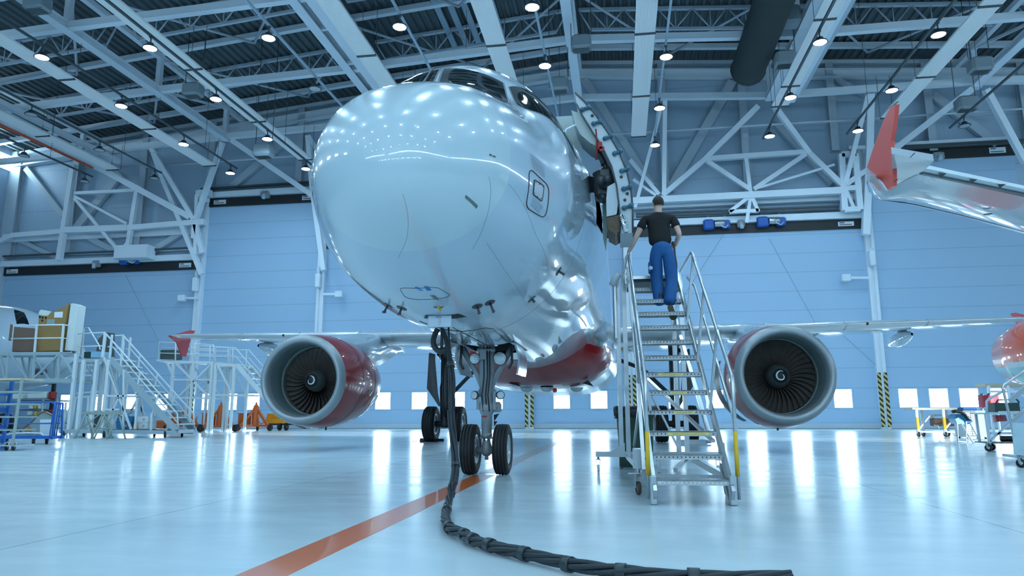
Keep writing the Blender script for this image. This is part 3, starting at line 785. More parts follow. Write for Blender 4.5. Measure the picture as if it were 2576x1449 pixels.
# ================================================================== AIRLINER
def pchip(xs, ys):
    xs = np.array(xs, float); ys = np.array(ys, float); h = np.diff(xs); d = np.diff(ys) / h
    m = np.zeros(len(xs)); m[0] = d[0]; m[-1] = d[-1]
    for i in range(1, len(xs) - 1):
        if d[i - 1] * d[i] > 0:
            w1 = 2 * h[i] + h[i - 1]; w2 = h[i] + 2 * h[i - 1]; m[i] = (w1 + w2) / (w1 / d[i - 1] + w2 / d[i])
    def f(x):
        x = min(max(x, xs[0]), xs[-1]); i = int(min(max(np.searchsorted(xs, x) - 1, 0), len(h) - 1)); t = (x - xs[i]) / h[i]
        return float((1 + 2 * t) * (1 - t) ** 2 * ys[i] + t * (1 - t) ** 2 * h[i] * m[i] + t * t * (3 - 2 * t) * ys[i + 1] + t * t * (t - 1) * h[i] * m[i + 1])
    return f
SY = np.sqrt([0, .03, .12, .3, .6, 1.0, 1.5, 1.9, 2.3, 2.8, 3.4, 4.2, 5.2, 6.5, 27, 30, 33, 35.5, 37.4])
ST = [3.278, 3.565, 3.77, 3.99, 4.25, 4.455, 4.635, 4.855, 5.27, 5.565, 5.745, 5.88, 5.98, 6.02, 6.02, 6.0, 5.92, 5.8, 5.55]
SB = [3.278, 3.094, 2.915, 2.741, 2.570, 2.396, 2.217, 2.105, 2.02, 1.965, 1.955, 1.95, 1.95, 1.95, 1.95, 2.4, 3.3, 4.2, 5.0]
SW = [0.0, .218, .44, .70, .975, 1.175, 1.355, 1.48, 1.56, 1.61, 1.67, 1.76, 1.85, 1.90, 1.90, 1.75, 1.3, .8, .25]
F_T, F_B, F_W = pchip(SY, ST), pchip(SY, SB), pchip(SY, SW)
def surf(y, th, off=0.0):
    u = math.sqrt(max(y, 0)); zt, zb, w = F_T(u), F_B(u), F_W(u); zm = zb + (zt - zb) * 0.49
    c, s = math.cos(th), math.sin(th)
    e_ = 2.0 / float(np.interp(y, [0, .15, .5, 1.3, 2.2, 3.2, 6, 7], [2, 2.15, 2.3, 2.2, 2.0, 1.86, 1.92, 2.0])) if s > 0 else 1.0
    c = math.copysign(abs(c) ** e_, c); s = math.copysign(abs(s) ** e_, s)
    p = V((w * c, y, zm + ((zt - zm) if s > 0 else (zm - zb)) * s))
    if off:
        e = 0.01
        a = surf(y + e, th) - surf(max(y - e, 0), th); b_ = surf(y, th + e) - surf(y, th - e)
        n = a.cross(b_).normalized()
        if n.dot(p - V((0, y + 0.3, 3.9))) < 0: n = -n
        p = p + n * off
    return p
PLANE = thing('airliner', 'big white airliner with red engines filling the middle of the hangar', 'aircraft', (0, 17.7, 0))
NT = 144
def ring(y): return [surf(y, 2 * PI * j / NT) for j in range(NT)]
ys = [0.0005] + [0.72 * (i / 26) ** 2 for i in range(1, 27)]
b = MB(); b.grid([ring(y) for y in ys], True, True); b.add(ring(0.0005) , [tuple(range(NT))], True); b.build('radome', 'radome_reflect_tint', PLANE)
ys = [0.72] + [0.72 + (7.0 - 0.72) * i / 110 for i in range(1, 111)] + [7 + 20 * i / 14 for i in range(1, 15)] + [27 + 10.4 * i / 16 for i in range(1, 17)]
rows = [ring(y) for y in ys]
b = MB()
vs = [p for r_ in rows for p in r_]; fs = []
for i in range(len(rows) - 1):
    ym = (ys[i] + ys[i + 1]) / 2
    for j in range(NT):
        j2 = (j + 1) % NT; c = (rows[i][j] + rows[i + 1][j2]) / 2
        if 4.85 < ym < 6.35 and c.z < 2.2 and abs(c.x) < 0.42: continue       # nose gear bay
        if 4.42 < ym < 5.25 and c.x > 0.8 and 3.72 < c.z < 5.55: continue     # open entry door
        fs.append((i * NT + j, i * NT + j2, (i + 1) * NT + j2, (i + 1) * NT + j))
b.add(vs, fs, True); b.build('fuselage', 'white_paint', PLANE)
b = MB(); b.span((-0.46, 4.8, 2.75), (0.46, 6.4, 2.78))
for s in (-1, 1): b.span((s * 0.44, 4.8, 2.0), (s * 0.47, 6.4, 2.76))
b.span((-0.46, 6.36, 2.0), (0.46, 6.4, 2.76)); b.span((-0.46, 4.8, 2.0), (0.46, 4.84, 2.76)); b.build('gear_bay', 'gear_dark', PLANE)
b = MB(); b.span((0.3, 4.3, 3.66), (1.6, 6.0, 3.70)); b.span((0.3, 4.3, 3.7), (0.34, 6.0, 5.5)); b.span((0.3, 4.3, 3.7), (1.55, 4.33, 5.4)); b.build('vestibule', 'lining', PLANE)

def patch(c, nu=14, nv=10, off=0.005):
    """surface patch over the skin between four (y, angle deg) corners: 00,10,11,01"""
    rows = []
    for i in range(nu + 1):
        u = i / nu; r_ = []
        for j in range(nv + 1):
            v = j / nv
            y = (1 - u) * (1 - v) * c[0][0] + u * (1 - v) * c[1][0] + u * v * c[2][0] + (1 - u) * v * c[3][0]
            t = (1 - u) * (1 - v) * c[0][1] + u * (1 - v) * c[1][1] + u * v * c[2][1] + (1 - u) * v * c[3][1]
            r_.append(surf(y, rad(t), off))
        rows.append(r_)
    return rows
def grow(c, k):
    cy = sum(a for a, _ in c) / 4; ct = sum(a for _, a in c) / 4
    return [(cy + (a - cy) * k, ct + (t - ct) * k) for a, t in c]
WIN = {'ws': [(2.31, 92.0), (2.17, 62.0), (1.60, 52.2), (1.80, 90.5)], 's1': [(2.15, 58.0), (2.64, 44.0), (2.36, 28.5), (1.84, 50.0)], 's2': [(2.72, 43.0), (3.45, 27.5), (3.22, 17.5), (2.45, 28.0)]}
for key, c in WIN.items():
    for side in (1, -1):
        cc = c if side > 0 else [(y, 180 - t) for y, t in c]
        if key == 'ws' and side < 0: cc = [(2.31, 94.5), (2.17, 118), (1.60, 128), (1.80, 94.5)]
        b = MB(); b.grid(patch(grow(cc, 1.07), 16, 10, 0.003), True); w_ = b.build('cockpit_window', 'seal', PLANE)
        b = MB(); b.grid(patch(cc, 16, 10, 0.007), True); b.build('pane', 'glass', w_)
# cabin windows further aft
b = MB()
for i in range(34):
    for s in (0, 1):
        y = 6.9 + i * 0.533; t = 22 if s == 0 else 158
        b.grid(patch([(y - .11, t + 4.6), (y + .11, t + 4.6), (y + .11, t - 4.6), (y - .11, t - 4.6)], 2, 3, 0.004), True)
b.build('cabin_window', 'glass', PLANE)
# wipers and small blade antenna above the windshield
def surfline(pts, r, off=0.006, n=6, sub=12, closed=False, mb=None):
    mb = mb or MB(); out = []
    m_ = len(pts)
    for i in range(m_ if closed else m_ - 1):
        a, c = pts[i], pts[(i + 1) % m_]
        for k in range(sub): out.append(surf(lerp(a[0], c[0], k / sub), rad(lerp(a[1], c[1], k / sub)), off))
    if not closed: out.append(surf(pts[-1][0], rad(pts[-1][1]), off))
    mb.pipe(out, r, n, closed=closed); return mb
b = surfline([(1.62, 80), (1.95, 86)], 0.012, 0.02); b.build('wiper', 'gear_dark', PLANE)
b = surfline([(1.62, 100), (2.3, 97)], 0.012, 0.03); b.build('wiper', 'gear_dark', PLANE)
# oval service panel with dark outline on the port side of the nose
PO = [(1.02, -1), (1.06, 1.0), (1.42, -1.0), (1.49, -3.5), (1.56, -15.5), (1.52, -18.3), (1.16, -21), (1.09, -19.5), (1.0, -6)]
def rounded(c, rr=0.22, n=5):
    out = []
    m_ = len(c)
    for i in range(m_):
        p, a, q = c[i - 1], c[i], c[(i + 1) % m_]
        p1 = (lerp(a[0], p[0], rr), lerp(a[1], p[1], rr)); q1 = (lerp(a[0], q[0], rr), lerp(a[1], q[1], rr))
        for k in range(n + 1):
            t = k / n; out.append(((1 - t) ** 2 * p1[0] + 2 * t * (1 - t) * a[0] + t * t * q1[0], (1 - t) ** 2 * p1[1] + 2 * t * (1 - t) * a[1] + t * t * q1[1]))
    return out
POUT = [(1.02, 1.0), (1.48, -1.2), (1.54, -18.5), (1.10, -20.8)]
b = surfline(rounded(POUT), 0.0055, 0.003, sub=3, closed=True); so = b.build('service_panel_outline', 'outline', PLANE)
PIN = [(1.14, -3.6), (1.36, -3.3), (1.36, -11.8), (1.16, -11.8)]
b = MB(); b.grid(patch(PIN, 6, 6, 0.006)); sp = b.build('service_panel', 'wing_grey', PLANE)
b = surfline(rounded(PIN, 0.1), 0.006, 0.006, sub=3, closed=True); b.build('panel_edge', 'outline', sp)
b = MB()
for (y, t) in ((1.17, -4.6), (1.33, -4.3), (1.33, -10.8), (1.18, -10.8), (1.25, -4.2), (1.25, -11.2)): b.ball(surf(y, rad(t), 0.009), 0.006, 6, 4)
b.build('panel_screw', 'gear_dark', sp)
# small warning text blocks printed above and below the panel, as rows of dashes
def textrows(y0, y1, t0, t1, rows_, seed, dashes=5):
    rnd = random.Random(seed); mb = MB()
    for r_ in range(rows_):
        t = lerp(t0, t1, r_ / max(1, rows_ - 1)); y = y0 + rnd.random() * 0.03; ye = y1 - rnd.random() * 0.03
        while y < ye:
            l = 0.015 + rnd.random() * 0.05; l = min(l, ye - y)
            sh = (y - y0) * -3.0
            mb.grid(patch([(y, t + sh), (y + l, t + sh - l * 3), (y + l, t + sh - l * 3 - .42), (y, t + sh - .42)], 2, 1, 0.003)); y += l + 0.012
    return mb
textrows(1.08, 1.42, 9.0, 2.6, 8, 3).build('warning_text', 'print_grey', PLANE)
textrows(1.16, 1.42, -13.2, -17.2, 5, 4).build('warning_text', 'print_grey', PLANE)
textrows(1.22, 1.33, -1.6, -2.4, 2, 5).build('warning_text', 'print_grey', PLANE)
b = MB(); b.grid(patch([(0.40, -35.2), (0.555, -37.6), (0.565, -39.8), (0.41, -37.4)], 6, 3, 0.004)); b.build('static_port', 'vent_dark', PLANE)
b = MB(); b.grid(patch([(0.47, 0.6), (0.49, 0.4), (0.49, -0.6), (0.47, -0.4)], 2, 2, 0.004)); b.grid(patch([(0.50, 0.2), (0.53, -0.1), (0.53, -1.1), (0.50, -0.8)], 2, 2, 0.004)); b.build('small_marking', 'ink', PLANE)
# seam lines of radome and panels
b = MB()
surfline([(0.5, -16), (0.63, -31), (0.76, -43.5), (0.95, -58)], 0.0018, 0.0, mb=b)
surfline([(0.75, -15), (1.5, -28), (2.4, -38)], 0.0015, 0.0, mb=b); surfline([(0.13, -74), (0.5, -86), (0.83, -97)], 0.0015, 0, mb=b)
surfline([(3.4, t) for t in range(-90, 90, 8)], 0.002, 0.0, sub=3, mb=b)
surfline([(1.0, -50), (3.0, -56), (6.0, -58)], 0.0016, 0.0, mb=b)
b.build('skin_seam', 'vent_dark', PLANE)
# belly: access outline, blue tape pieces, vent, yellow handle, probes
b = surfline(rounded([(1.40, -103), (1.36, -84), (1.62, -79.5), (1.66, -102)], 0.25), 0.0028, 0.001, sub=3, closed=True); b.build('access_outline', 'outline', PLANE)
b = MB(); b.grid(patch([(1.335, -90), (1.345, -87.8), (1.43, -87.2), (1.43, -89.4)], 3, 3, 0.004)); b.grid(patch([(1.35, -94.6), (1.36, -92.6), (1.40, -92.3), (1.39, -94.3)], 3, 2, 0.004)); b.grid(patch([(1.41, -93.2), (1.41, -91.4), (1.43, -91.2), (1.43, -93.0)], 3, 2, 0.004)); b.build('blue_tape', 'blue_tape', PLANE)
b = MB(); b.grid(patch([(1.54, -89.4), (1.55, -87.2), (1.66, -86.4), (1.66, -87.2)], 4, 3, 0.006)); b.build('belly_vent', 'vent_dark', PLANE)
b = MB(); p = surf(1.84, rad(-88.5)); b.lathe([(0.0, -0.012), (0.045, -0.012), (0.06, 0.0)], p, 'Z', 14, 0, PI); b.beam(p + V((0, -0.01, -0.01)), p + V((0.0, 0.10, -0.03)), 0.02, 0.02); b.build('yellow_valve', 'yellow', PLANE)
for (y, t, l, sgn) in ((2.02, -107.5, 0.10, 1), (2.13, -115.5, 0.12, 1), (2.02, -72.5, 0.12, 1), (2.05, -66.8, 0.16, 1), (2.97, -35.5, 0.10, 1), (2.83, -52, 0.06, 1)):
    p = surf(y, rad(t)); n = (surf(y, rad(t), 0.05) - p).normalized(); b = MB()
    b.lathe([(0.0, 0.006), (0.062, 0.005), (0.066, 0.0)], p + n * 0.001, tuple(n), 18); b.pipe([p, p + n * l * 0.6, p + n * l * 0.75 + V((0, 0.02, 0)), p + n * l * .8 - V((0, 0.03, 0))], [0.012, 0.014, 0.02, 0.016], 8)
    b.build('air_data_probe', 'gear_dark', PLANE)
# nose wheel bay outline and external power door
b = surfline([(2.45, -103), (2.95, -88), (2.98, -77), (3.2, -75), (4.6, -77.5)], 0.005, 0.001); b.build('bay_outline', 'outline', PLANE)
b = surfline([(2.62, -89), (3.6, -88), (4.85, -88)], 0.005, 0.001); b.build('bay_outline', 'outline', PLANE)
pp = surf(2.32, rad(-90)); c = V((0.0, 2.42, 1.93))
b = MB(); b.cbox((0, 0, 0), (0.285, 0.02, 0.145), 0.03, None); rot = Matrix.Rotation(rad(-4), 3, 'X')
b.v = [tuple(rot @ V(v) + V((-0.012, 2.10, 1.985))) for v in b.v]; ep = b.build('power_panel_door', 'white_paint', PLANE)
b = MB()
for i, (x0, x1) in enumerate(((-0.055, -0.02), (-0.012, 0.0), (0.01, 0.028))): b.span((-0.012 + x0 * .8, 2.078, 2.03), (-0.012 + x1 * .8, 2.092, 2.042))
b.span((-0.024, 2.083, 1.94), (0.0, 2.09, 2.015)); b.build('panel_print', 'print_grey', ep)
b = MB(); b.span((-0.021, 2.080, 1.98), (-0.003, 2.086, 2.01)); b.span((-0.021, 2.080, 1.944), (-0.003, 2.086, 1.974)); b.build('panel_latch', 'white_paint', ep)
b = MB(); b.grid(patch([(2.10, -97), (2.10, -82), (2.24, -79.5), (2.24, -99)], 8, 6, 0.003)); b.build('power_socket', 'black', PLANE)

# ---- wheels
def tyre_profile(r, w, grooves=4):
    h = w / 2; pr = [(r * 0.56, -h * 0.80), (r * 0.70, -h * 0.98), (r * 0.85, -h), (r * 0.95, -h * 0.86)]
    n = grooves
    xs_ = np.linspace(-h * 0.66, h * 0.66, n)
    pr.append((r * 0.985, -h * 0.74))
    for i, x in enumerate(xs_):
        g = 0.012 * r / 0.38; rr = r * (1 - 0.012 * (abs(x) / h) ** 2 * 2)
        pr += [(rr, x - g), (rr - 0.018, x - g * 0.8), (rr - 0.018, x + g * 0.8), (rr, x + g)]
    pr.append((r * 0.985, h * 0.74))
    pr += [(r * 0.95, h * 0.86), (r * 0.85, h), (r * 0.70, h * 0.98), (r * 0.56, h * 0.80)]
    return pr
def wheel(parent, c, r, w, outer):
    c = V(c); b = MB(); b.lathe(tyre_profile(r, w), c, 'X', 56); t = b.build('tyre', 'tyre', parent)
    b = MB()
    for s in (-1, 1):
        h = w / 2
        b.lathe([(r * 0.585, s * h * 0.8), (r * 0.54, s * h * 0.86), (r * 0.50, s * h * 0.74), (r * 0.46, s * h * 0.45), (r * 0.20, s * h * 0.40), (r * 0.18, s * h * 0.72), (0, s * h * 0.75)], c, 'X', 40)
        for k in range(8):
            a = 2 * PI * k / 8; q = c + V((s * h * 0.45, math.cos(a) * r * 0.32, math.sin(a) * r * 0.32)); b.tube(q, q + V((s * 0.02, 0, 0)), r * 0.045, 8)
    b.build('wheel_rim', 'rim', parent)
    return t
# nose gear
GY = 5.07
b = MB()
b.tube((0, GY, 0.55), (0, GY, 0.62), 0.085, 20); b.lathe([(0.078, 0.62), (0.078, 0.72), (0.086, 0.73), (0.086, 0.90), (0.10, 0.92), (0.12, 0.98), (0.12, 1.05), (0.10, 1.09), (0.095, 1.35), (0.11, 1.45), (0.10, 1.9), (0.10, 2.5)], (0, GY, 0), 'Z', 24)
for s in (-1, 1):
    b.pipe([(s * 0.05, GY, 1.30), (s * 0.15, GY, 1.52), (s * 0.40, GY + 0.02, 1.95)], [0.055, 0.045, 0.05], 10)
    b.pipe([(s * 0.08, GY - .02, 1.42), (s * 0.10, GY - .02, 2.05)], 0.035, 8)
    b.beam((s * 0.07, GY, 1.28), (s * 0.13, GY - 0.02, 1.20), 0.05, 0.10); b.box((s * 0.13, GY - 0.04, 1.12), (0.045, 0.05, 0.28))
b.box((0, GY - 0.02, 2.0), (0.34, 0.12, 0.06)); b.tube((-0.14, GY - .08, 1.9), (0.14, GY - .08, 1.9), 0.035, 10); b.box((-.04, GY - .09, 1.83), (.10, .06, .16))
NG = b.build('nose_landing_gear', 'gear_paint', PLANE)
b = MB(); b.tube((0, GY, 0.34), (0, GY, 0.66), 0.056, 20); b.build('piston', 'chrome', NG)
b = MB(); b.tube((-0.16, GY, 0.36), (0.16, GY, 0.36), 0.055, 16); b.lathe([(0.0, 0.27), (0.05, 0.28), (0.085, 0.33), (0.085, 0.40), (0.07, 0.46), (0.06, 0.5)], (0, GY, 0), 'Z', 20); b.tube((0, GY, 0.22), (0, GY, 0.28), 0.03, 10); b.box((0, GY, 0.55), (0.20, 0.09, 0.03)); b.build('axle', 'gear_paint', NG)
b = MB(); b.lathe([(0.0, -0.20), (0.055, -0.20), (0.065, -0.18), (0.065, 0.0)], (0.02, GY + 0.02, 1.10), (0.25, -1, 0.1), 18); b.tube((0.02, GY, 1.10), (0.14, GY + 0.06, 1.00), 0.075, 14); b.lathe([(0.09, 0.0), (0.10, 0.02), (0.10, 0.12), (0.07, 0.16)], (0.12, GY + 0.08, 0.94), 'Z', 16); b.build('steering_actuator', 'gear_paint', NG)
b = MB(); b.beam((0.0, GY + 0.10, 0.88), (0.0, GY + 0.28, 0.62), 0.10, 0.03, (1, 0, 0)); b.beam((0.0, GY + 0.28, 0.62), (0.0, GY + 0.08, 0.40), 0.10, 0.03, (1, 0, 0)); b.prism([(0.10, GY + .05, .90), (0.18, GY + .1, .92), (0.10, GY + .1, .80)], (0, .02, 0)); b.prism([(0.10, GY + .05, .80), (0.15, GY + .1, .80), (0.10, GY + .1, .72)], (0, .02, 0)); b.build('torque_link', 'gear_dark', NG)
b = MB(); b.span((-0.062, GY - 0.1, 0.865), (0.02, GY - 0.086, 0.885)); b.build('data_plate', 'strap_red', NG)
for (x, z, r_, m_) in ((-0.185, 1.77, 0.085, 'lens'), (0.215, 1.765, 0.10, 'lens')):
    b = MB(); b.lathe([(r_, -0.02), (r_ * 1.06, -0.02), (r_ * 1.06, 0.02), (r_ * 0.7, 0.10), (0.0, 0.12)], (x, GY - 0.05, z), 'Y', 24); ll = b.build('landing_light', 'gear_dark', NG)
    b = MB(); b.lathe([(0.0, -0.03), (r_ * 0.6, -0.026), (r_, -0.012)], (x, GY - 0.05, z), 'Y', 24); b.build('light_lens', m_, NG)
for x in (-0.17, 0.215):
    ax_ = V((0.35 * (1 if x > 0 else -1), -1, 0)).normalized(); b = MB(); b.lathe([(0.0, -0.05), (0.06, -0.05), (0.068, -0.04), (0.066, 0.02), (0.04, 0.06), (0, 0.07)], (x, GY - 0.03, 1.20), tuple(-ax_), 20); b.build('taxi_light', 'gear_dark', NG)
    b = MB(); b.lathe([(0.0, -0.058), (0.055, -0.052)], (x, GY - 0.03, 1.20), tuple(-ax_), 20); b.build('light_lens', 'lens', NG)
    # fine honeycomb pattern on the lens
for s in (-1, 1): wheel(NG, (s * 0.25, GY, 0.38), 0.38, 0.225, s)
b = MB()
for dx in (-0.035, 0.02, 0.06): b.pipe([(dx, GY - 0.10, 1.95), (dx + 0.01, GY - 0.115, 1.5), (dx - 0.02, GY - 0.12, 1.2), (dx, GY - 0.10, 0.95)], 0.011, 6)
b.build('hydraulic_hose', 'cable', NG)
for s in (-1, 1):
    b = MB(); rows = []
    for i in range(9):
        t = i / 8; rows.append([V((s * (0.43 + 0.05 * math.sin(t * PI) - 0.05 * t + (0.10 * t if s > 0 else 0)), y, lerp(2.02, 1.52, t))) for y in (4.95, 5.4, 5.85)])
    b.grid(rows, True); b.grid([[p + V((s * 0.03, 0, 0)) for p in r_] for r_ in rows], True)
    for i in range(8):
        for j in (0, 2):
            a, c = rows[i][j], rows[i + 1][j]; b.add([a, c, c + V((s * .03, 0, 0)), a + V((s * .03, 0, 0))], [(0, 1, 2, 3)])
    b.build('gear_door', 'white_paint' if s > 0 else 'gear_paint', NG)
    b = MB(); b.pipe([(s * 0.40, 5.02, 1.98), (s * 0.41, 5.0, 1.7), (s * 0.36, 5.0, 1.6)], 0.022, 6); b.build('door_rod', 'gear_dark', NG)
# main gears
MY = 17.71
for s in (-1, 1):
    X = s * 3.795; b = MB()
    b.lathe([(0.0, 0.45), (0.13, 0.46), (0.14, 0.62), (0.12, 0.75), (0.12, 0.95), (0.15, 1.0), (0.16, 1.25), (0.15, 1.4), (0.155, 3.15)], (X, MY, 0), 'Z', 18)
    b.tube((X - 0.42, MY, 0.585), (X + 0.42, MY, 0.585), 0.10, 14)
    b.pipe([(X - s * 0.1, MY, 1.45), (X - s * 1.0, MY, 2.35), (X - s * 1.9, MY - .1, 2.7)], 0.065, 8); b.beam((X, MY + 0.15, 1.1), (X, MY + 0.5, 0.9), 0.14, 0.06, (1, 0, 0)); b.beam((X, MY + 0.5, 0.9), (X, MY + .15, 0.6), 0.14, 0.06, (1, 0, 0))
    b.pipe([(X - s * .05, MY - .17, 0.8), (X + s * .05, MY - .2, 1.6), (X, MY - .18, 2.8)], 0.025, 6); b.pipe([(X + s * .1, MY - .15, 0.7), (X + s * .12, MY - .18, 1.8), (X + .1, MY - .18, 2.9)], 0.02, 6)
    MG = b.build('main_landing_gear', 'gear_dark', PLANE)
    b = MB(); b.tube((X, MY, 0.7), (X, MY, 1.0), 0.09, 16); b.build('piston', 'chrome', MG)
    for k in (-1, 1): wheel(MG, (X + k * 0.465, MY, 0.585), 0.585, 0.41, k)
    b = MB(); xo = X + s * 0.45
    pts = [(xo, MY - 0.30, 2.95), (xo, MY + 0.35, 2.95), (xo + s * .02, MY + 0.4, 1.75), (xo - s * .18, MY + 0.2, 1.35), (xo - s * .25, MY - 0.0, 1.30), (xo, MY - 0.30, 1.7)]
    b.prism(pts, (s * 0.05, 0, 0)); b.build('gear_door', 'gear_dark', MG)
    b = MB(); b.prism([(xo - s * .15, MY - .33, 2.9), (xo + s * .05, MY - .33, 2.9), (xo + s * .1, MY - .33, 1.75), (xo - s * .12, MY - .33, 1.45), (xo - s * .32, MY - .3, 1.15), (xo - s * .36, MY - .3, 1.2), (xo - s * .28, MY - .33, 1.6)], (0, 0.03, 0)); b.build('gear_door', 'gear_dark', MG)

# ---- belly fairing
def bf(y):
    w = float(np.interp(y, [10.2, 10.6, 11.2, 12.2, 14, 18, 19.5, 20.6], [0.9, 1.4, 1.75, 1.95, 2.05, 2.05, 1.7, 0.9])); zb = float(np.interp(y, [10.2, 10.8, 11.6, 12.8, 14, 18, 19.5, 20.6], [2.0, 1.85, 1.66, 1.55, 1.5, 1.5, 1.65, 2.0]))
    out = []
    for j in range(41):
        t = -PI + PI * j / 40; c, s_ = math.cos(t), math.sin(t)
        out.append(V((math.copysign(abs(c) ** 0.62, c) * w, y, 3.1 - (3.1 - zb) * abs(s_) ** 0.62)))
    return out
b = MB(); yb_ = [10.2 + 10.4 * i / 40 for i in range(41)]; rows = [bf(y) for y in yb_]; vs = [p for r_ in rows for p in r_]
o = len(b.v); b.v += [tuple(v) for v in vs]
for i in range(40):
    for j in range(40):
        c = (rows[i][j] + rows[i + 1][j + 1]) / 2
        b.f.append((i * 41 + j, i * 41 + j + 1, (i + 1) * 41 + j + 1, (i + 1) * 41 + j)); b.sm.append(True); b.mi.append(1 if (c.y < 12.6 and 1.62 < c.z < 2.5) else 0)
b.build('belly_fairing', ['belly_metal', 'red_paint'], PLANE)
b = MB()
for (x, y) in ((-0.35, 12.6), (0.95, 12.6), (0.2, 12.4)): b.lathe([(0, -0.10), (0.10, -0.08), (0.16, -0.03), (0.17, 0.02)], (x, y, 1.56), 'Z', 14)
b.build('belly_antenna', 'wing_grey', PLANE)
b = MB(); b.ball((0.42, 12.2, 1.5), 0.06, 10, 6); b.build('beacon', mat('beacon_red', (0.7, 0.03, 0.02), 0.2), PLANE)
b = MB()
for (x, y) in ((-0.55, 11.7), (1.25, 12.0)): b.prism([(x - 0.12, y - .1, 1.66), (x + 0.16, y + .1, 1.58), (x + .02, y, 1.74)], (0.0, 0.02, 0))
b.build('belly_scoop', 'black', PLANE)

# ---- wings
WS = [(1.5, 13.9, 6.4, 3.12, 0.11), (3.8, 15.08, 5.2, 3.3, 0.115), (5.75, 16.1, 4.2, 3.44, 0.115), (6.4, 16.43, 3.9, 3.48, 0.115), (11.5, 19.08, 2.75, 3.86, 0.11), (16.6, 21.73, 1.6, 4.24, 0.11), (17.0, 22.0, 1.35, 4.27, 0.08)]
def wing_at(x):
    a = [w[0] for w in WS]
    return [float(np.interp(x, a, [w[k] for w in WS])) for k in range(1, 5)]
def airfoil(x, s, n=18, c0=0.0, c1=1.0, grow_=0.0):
    yl, ch, z, t = wing_at(x); pts = []
    def th(u): return 5 * t * (0.2969 * math.sqrt(u) - 0.126 * u - 0.3516 * u * u + 0.2843 * u ** 3 - 0.1036 * u ** 4)
    us = [c0 + (c1 - c0) * (0.5 - 0.5 * math.cos(PI * i / n)) for i in range(n + 1)] if c0 == 0 else [c0 + (c1 - c0) * i / n for i in range(n + 1)]
    up = [(u, (th(u) * 0.85 + 0.03 * math.sin(PI * u) * 0.5) * ch + grow_) for u in us]; lo = [(u, (-th(u) * 1.05 + 0.012 * math.sin(PI * u)) * ch - grow_) for u in us]
    for u, dz in reversed(up): pts.append(V((s * x, yl + u * ch - (grow_ if u == 0 else 0), z + dz - 0.02 * u * ch)))
    for u, dz in lo[1:]: pts.append(V((s * x, yl + u * ch, z + dz - 0.02 * u * ch)))
    return pts
for s in (-1, 1):
    xs_ = [1.5 + (17.0 - 1.5) * i / 36 for i in range(37)]
    b = MB(); rows = [airfoil(x, s) for x in xs_]; b.grid(rows, True, True); b.add(rows[-1], [tuple(range(len(rows[-1])))])
    WG = b.build('wing', 'wing_grey', PLANE)
    for (xa, xb) in ((2.2, 5.1), (6.5, 9.2), (9.25, 12.3), (12.35, 16.3)):
        b = MB(); b.grid([airfoil(lerp(xa, xb, i / 8), s, 8, 0.0, 0.14, 0.012) for i in range(9)], True); b.build('slat', 'slat', WG)
    for xf in (4.0, 8.7, 12.2):
        yl, ch, z, t = wing_at(xf); y0 = yl + ch * 0.45; L = ch * 0.55 + 1.0; rows = []
        for i in range(15):
            u = i / 14; rr = 0.27 * (math.sin(PI * min(1, u * 0.98 + 0.02)) ** 0.6); cz = z - 0.05 * ch - 0.16 - 0.12 * u
            rows.append([V((s * xf + rr * 0.75 * math.cos(a), y0 + u * L, cz + rr * math.sin(a))) for a in [2 * PI * j / 14 for j in range(14)]])
        b = MB(); b.grid(rows, True, True); b.build('flap_fairing', 'white_paint', WG)
    xt = s * 17.02
    b = MB(); b.prism([(xt, 21.9, 4.24), (xt, 22.6, 4.42), (xt, 23.45, 4.66), (xt, 23.8, 4.68), (xt, 23.5, 4.26), (xt, 23.25, 3.45), (xt, 22.95, 3.45), (xt, 22.5, 4.02)], (s * 0.05, 0, 0)); b.build('wingtip_fence', 'fence_red', WG)
    b = MB(); p = V((s * 10.0, wing_at(10)[0] - 0.02, wing_at(10)[2])); b.tube(p, p + V((0, .03, 0)), .05, 8); b.build('stall_sensor', 'black', WG)
# ---- tail
b = MB(); rows = []
for i in range(9):
    u = i / 8; z = lerp(5.6, 11.75, u); yl = lerp(29.5, 35.2, u); ch = lerp(6.0, 2.0, u)
    rows.append([V((sg * 0.09 * ch * 0.6 * math.sqrt(max(0, k)) * (1 - k), yl + k * ch, z)) for sg, ks in ((1, [0, .05, .15, .3, .5, .75, 1]), (-1, [.75, .5, .3, .15, .05])) for k in ks])
b.grid(rows, True, True); b.add(rows[-1], [tuple(range(len(rows[-1])))]); b.build('tail_fin', 'red_paint', PLANE)
for s in (-1, 1):
    b = MB(); rows = []
    for i in range(7):
        u = i / 6; x = s * lerp(0.4, 6.2, u); yl = lerp(32.2, 35.4, u); ch = lerp(3.6, 1.4, u); z = lerp(5.0, 5.6, u)
        rows.append([V((x, yl + k * ch, z + sg * 0.08 * ch * math.sqrt(k) * (1 - k))) for sg, ks in ((1, [0, .05, .15, .3, .5, .75, 1]), (-1, [.75, .5, .3, .15, .05])) for k in ks])
    b.grid(rows, True, True); b.build('tailplane', 'wing_grey', PLANE)

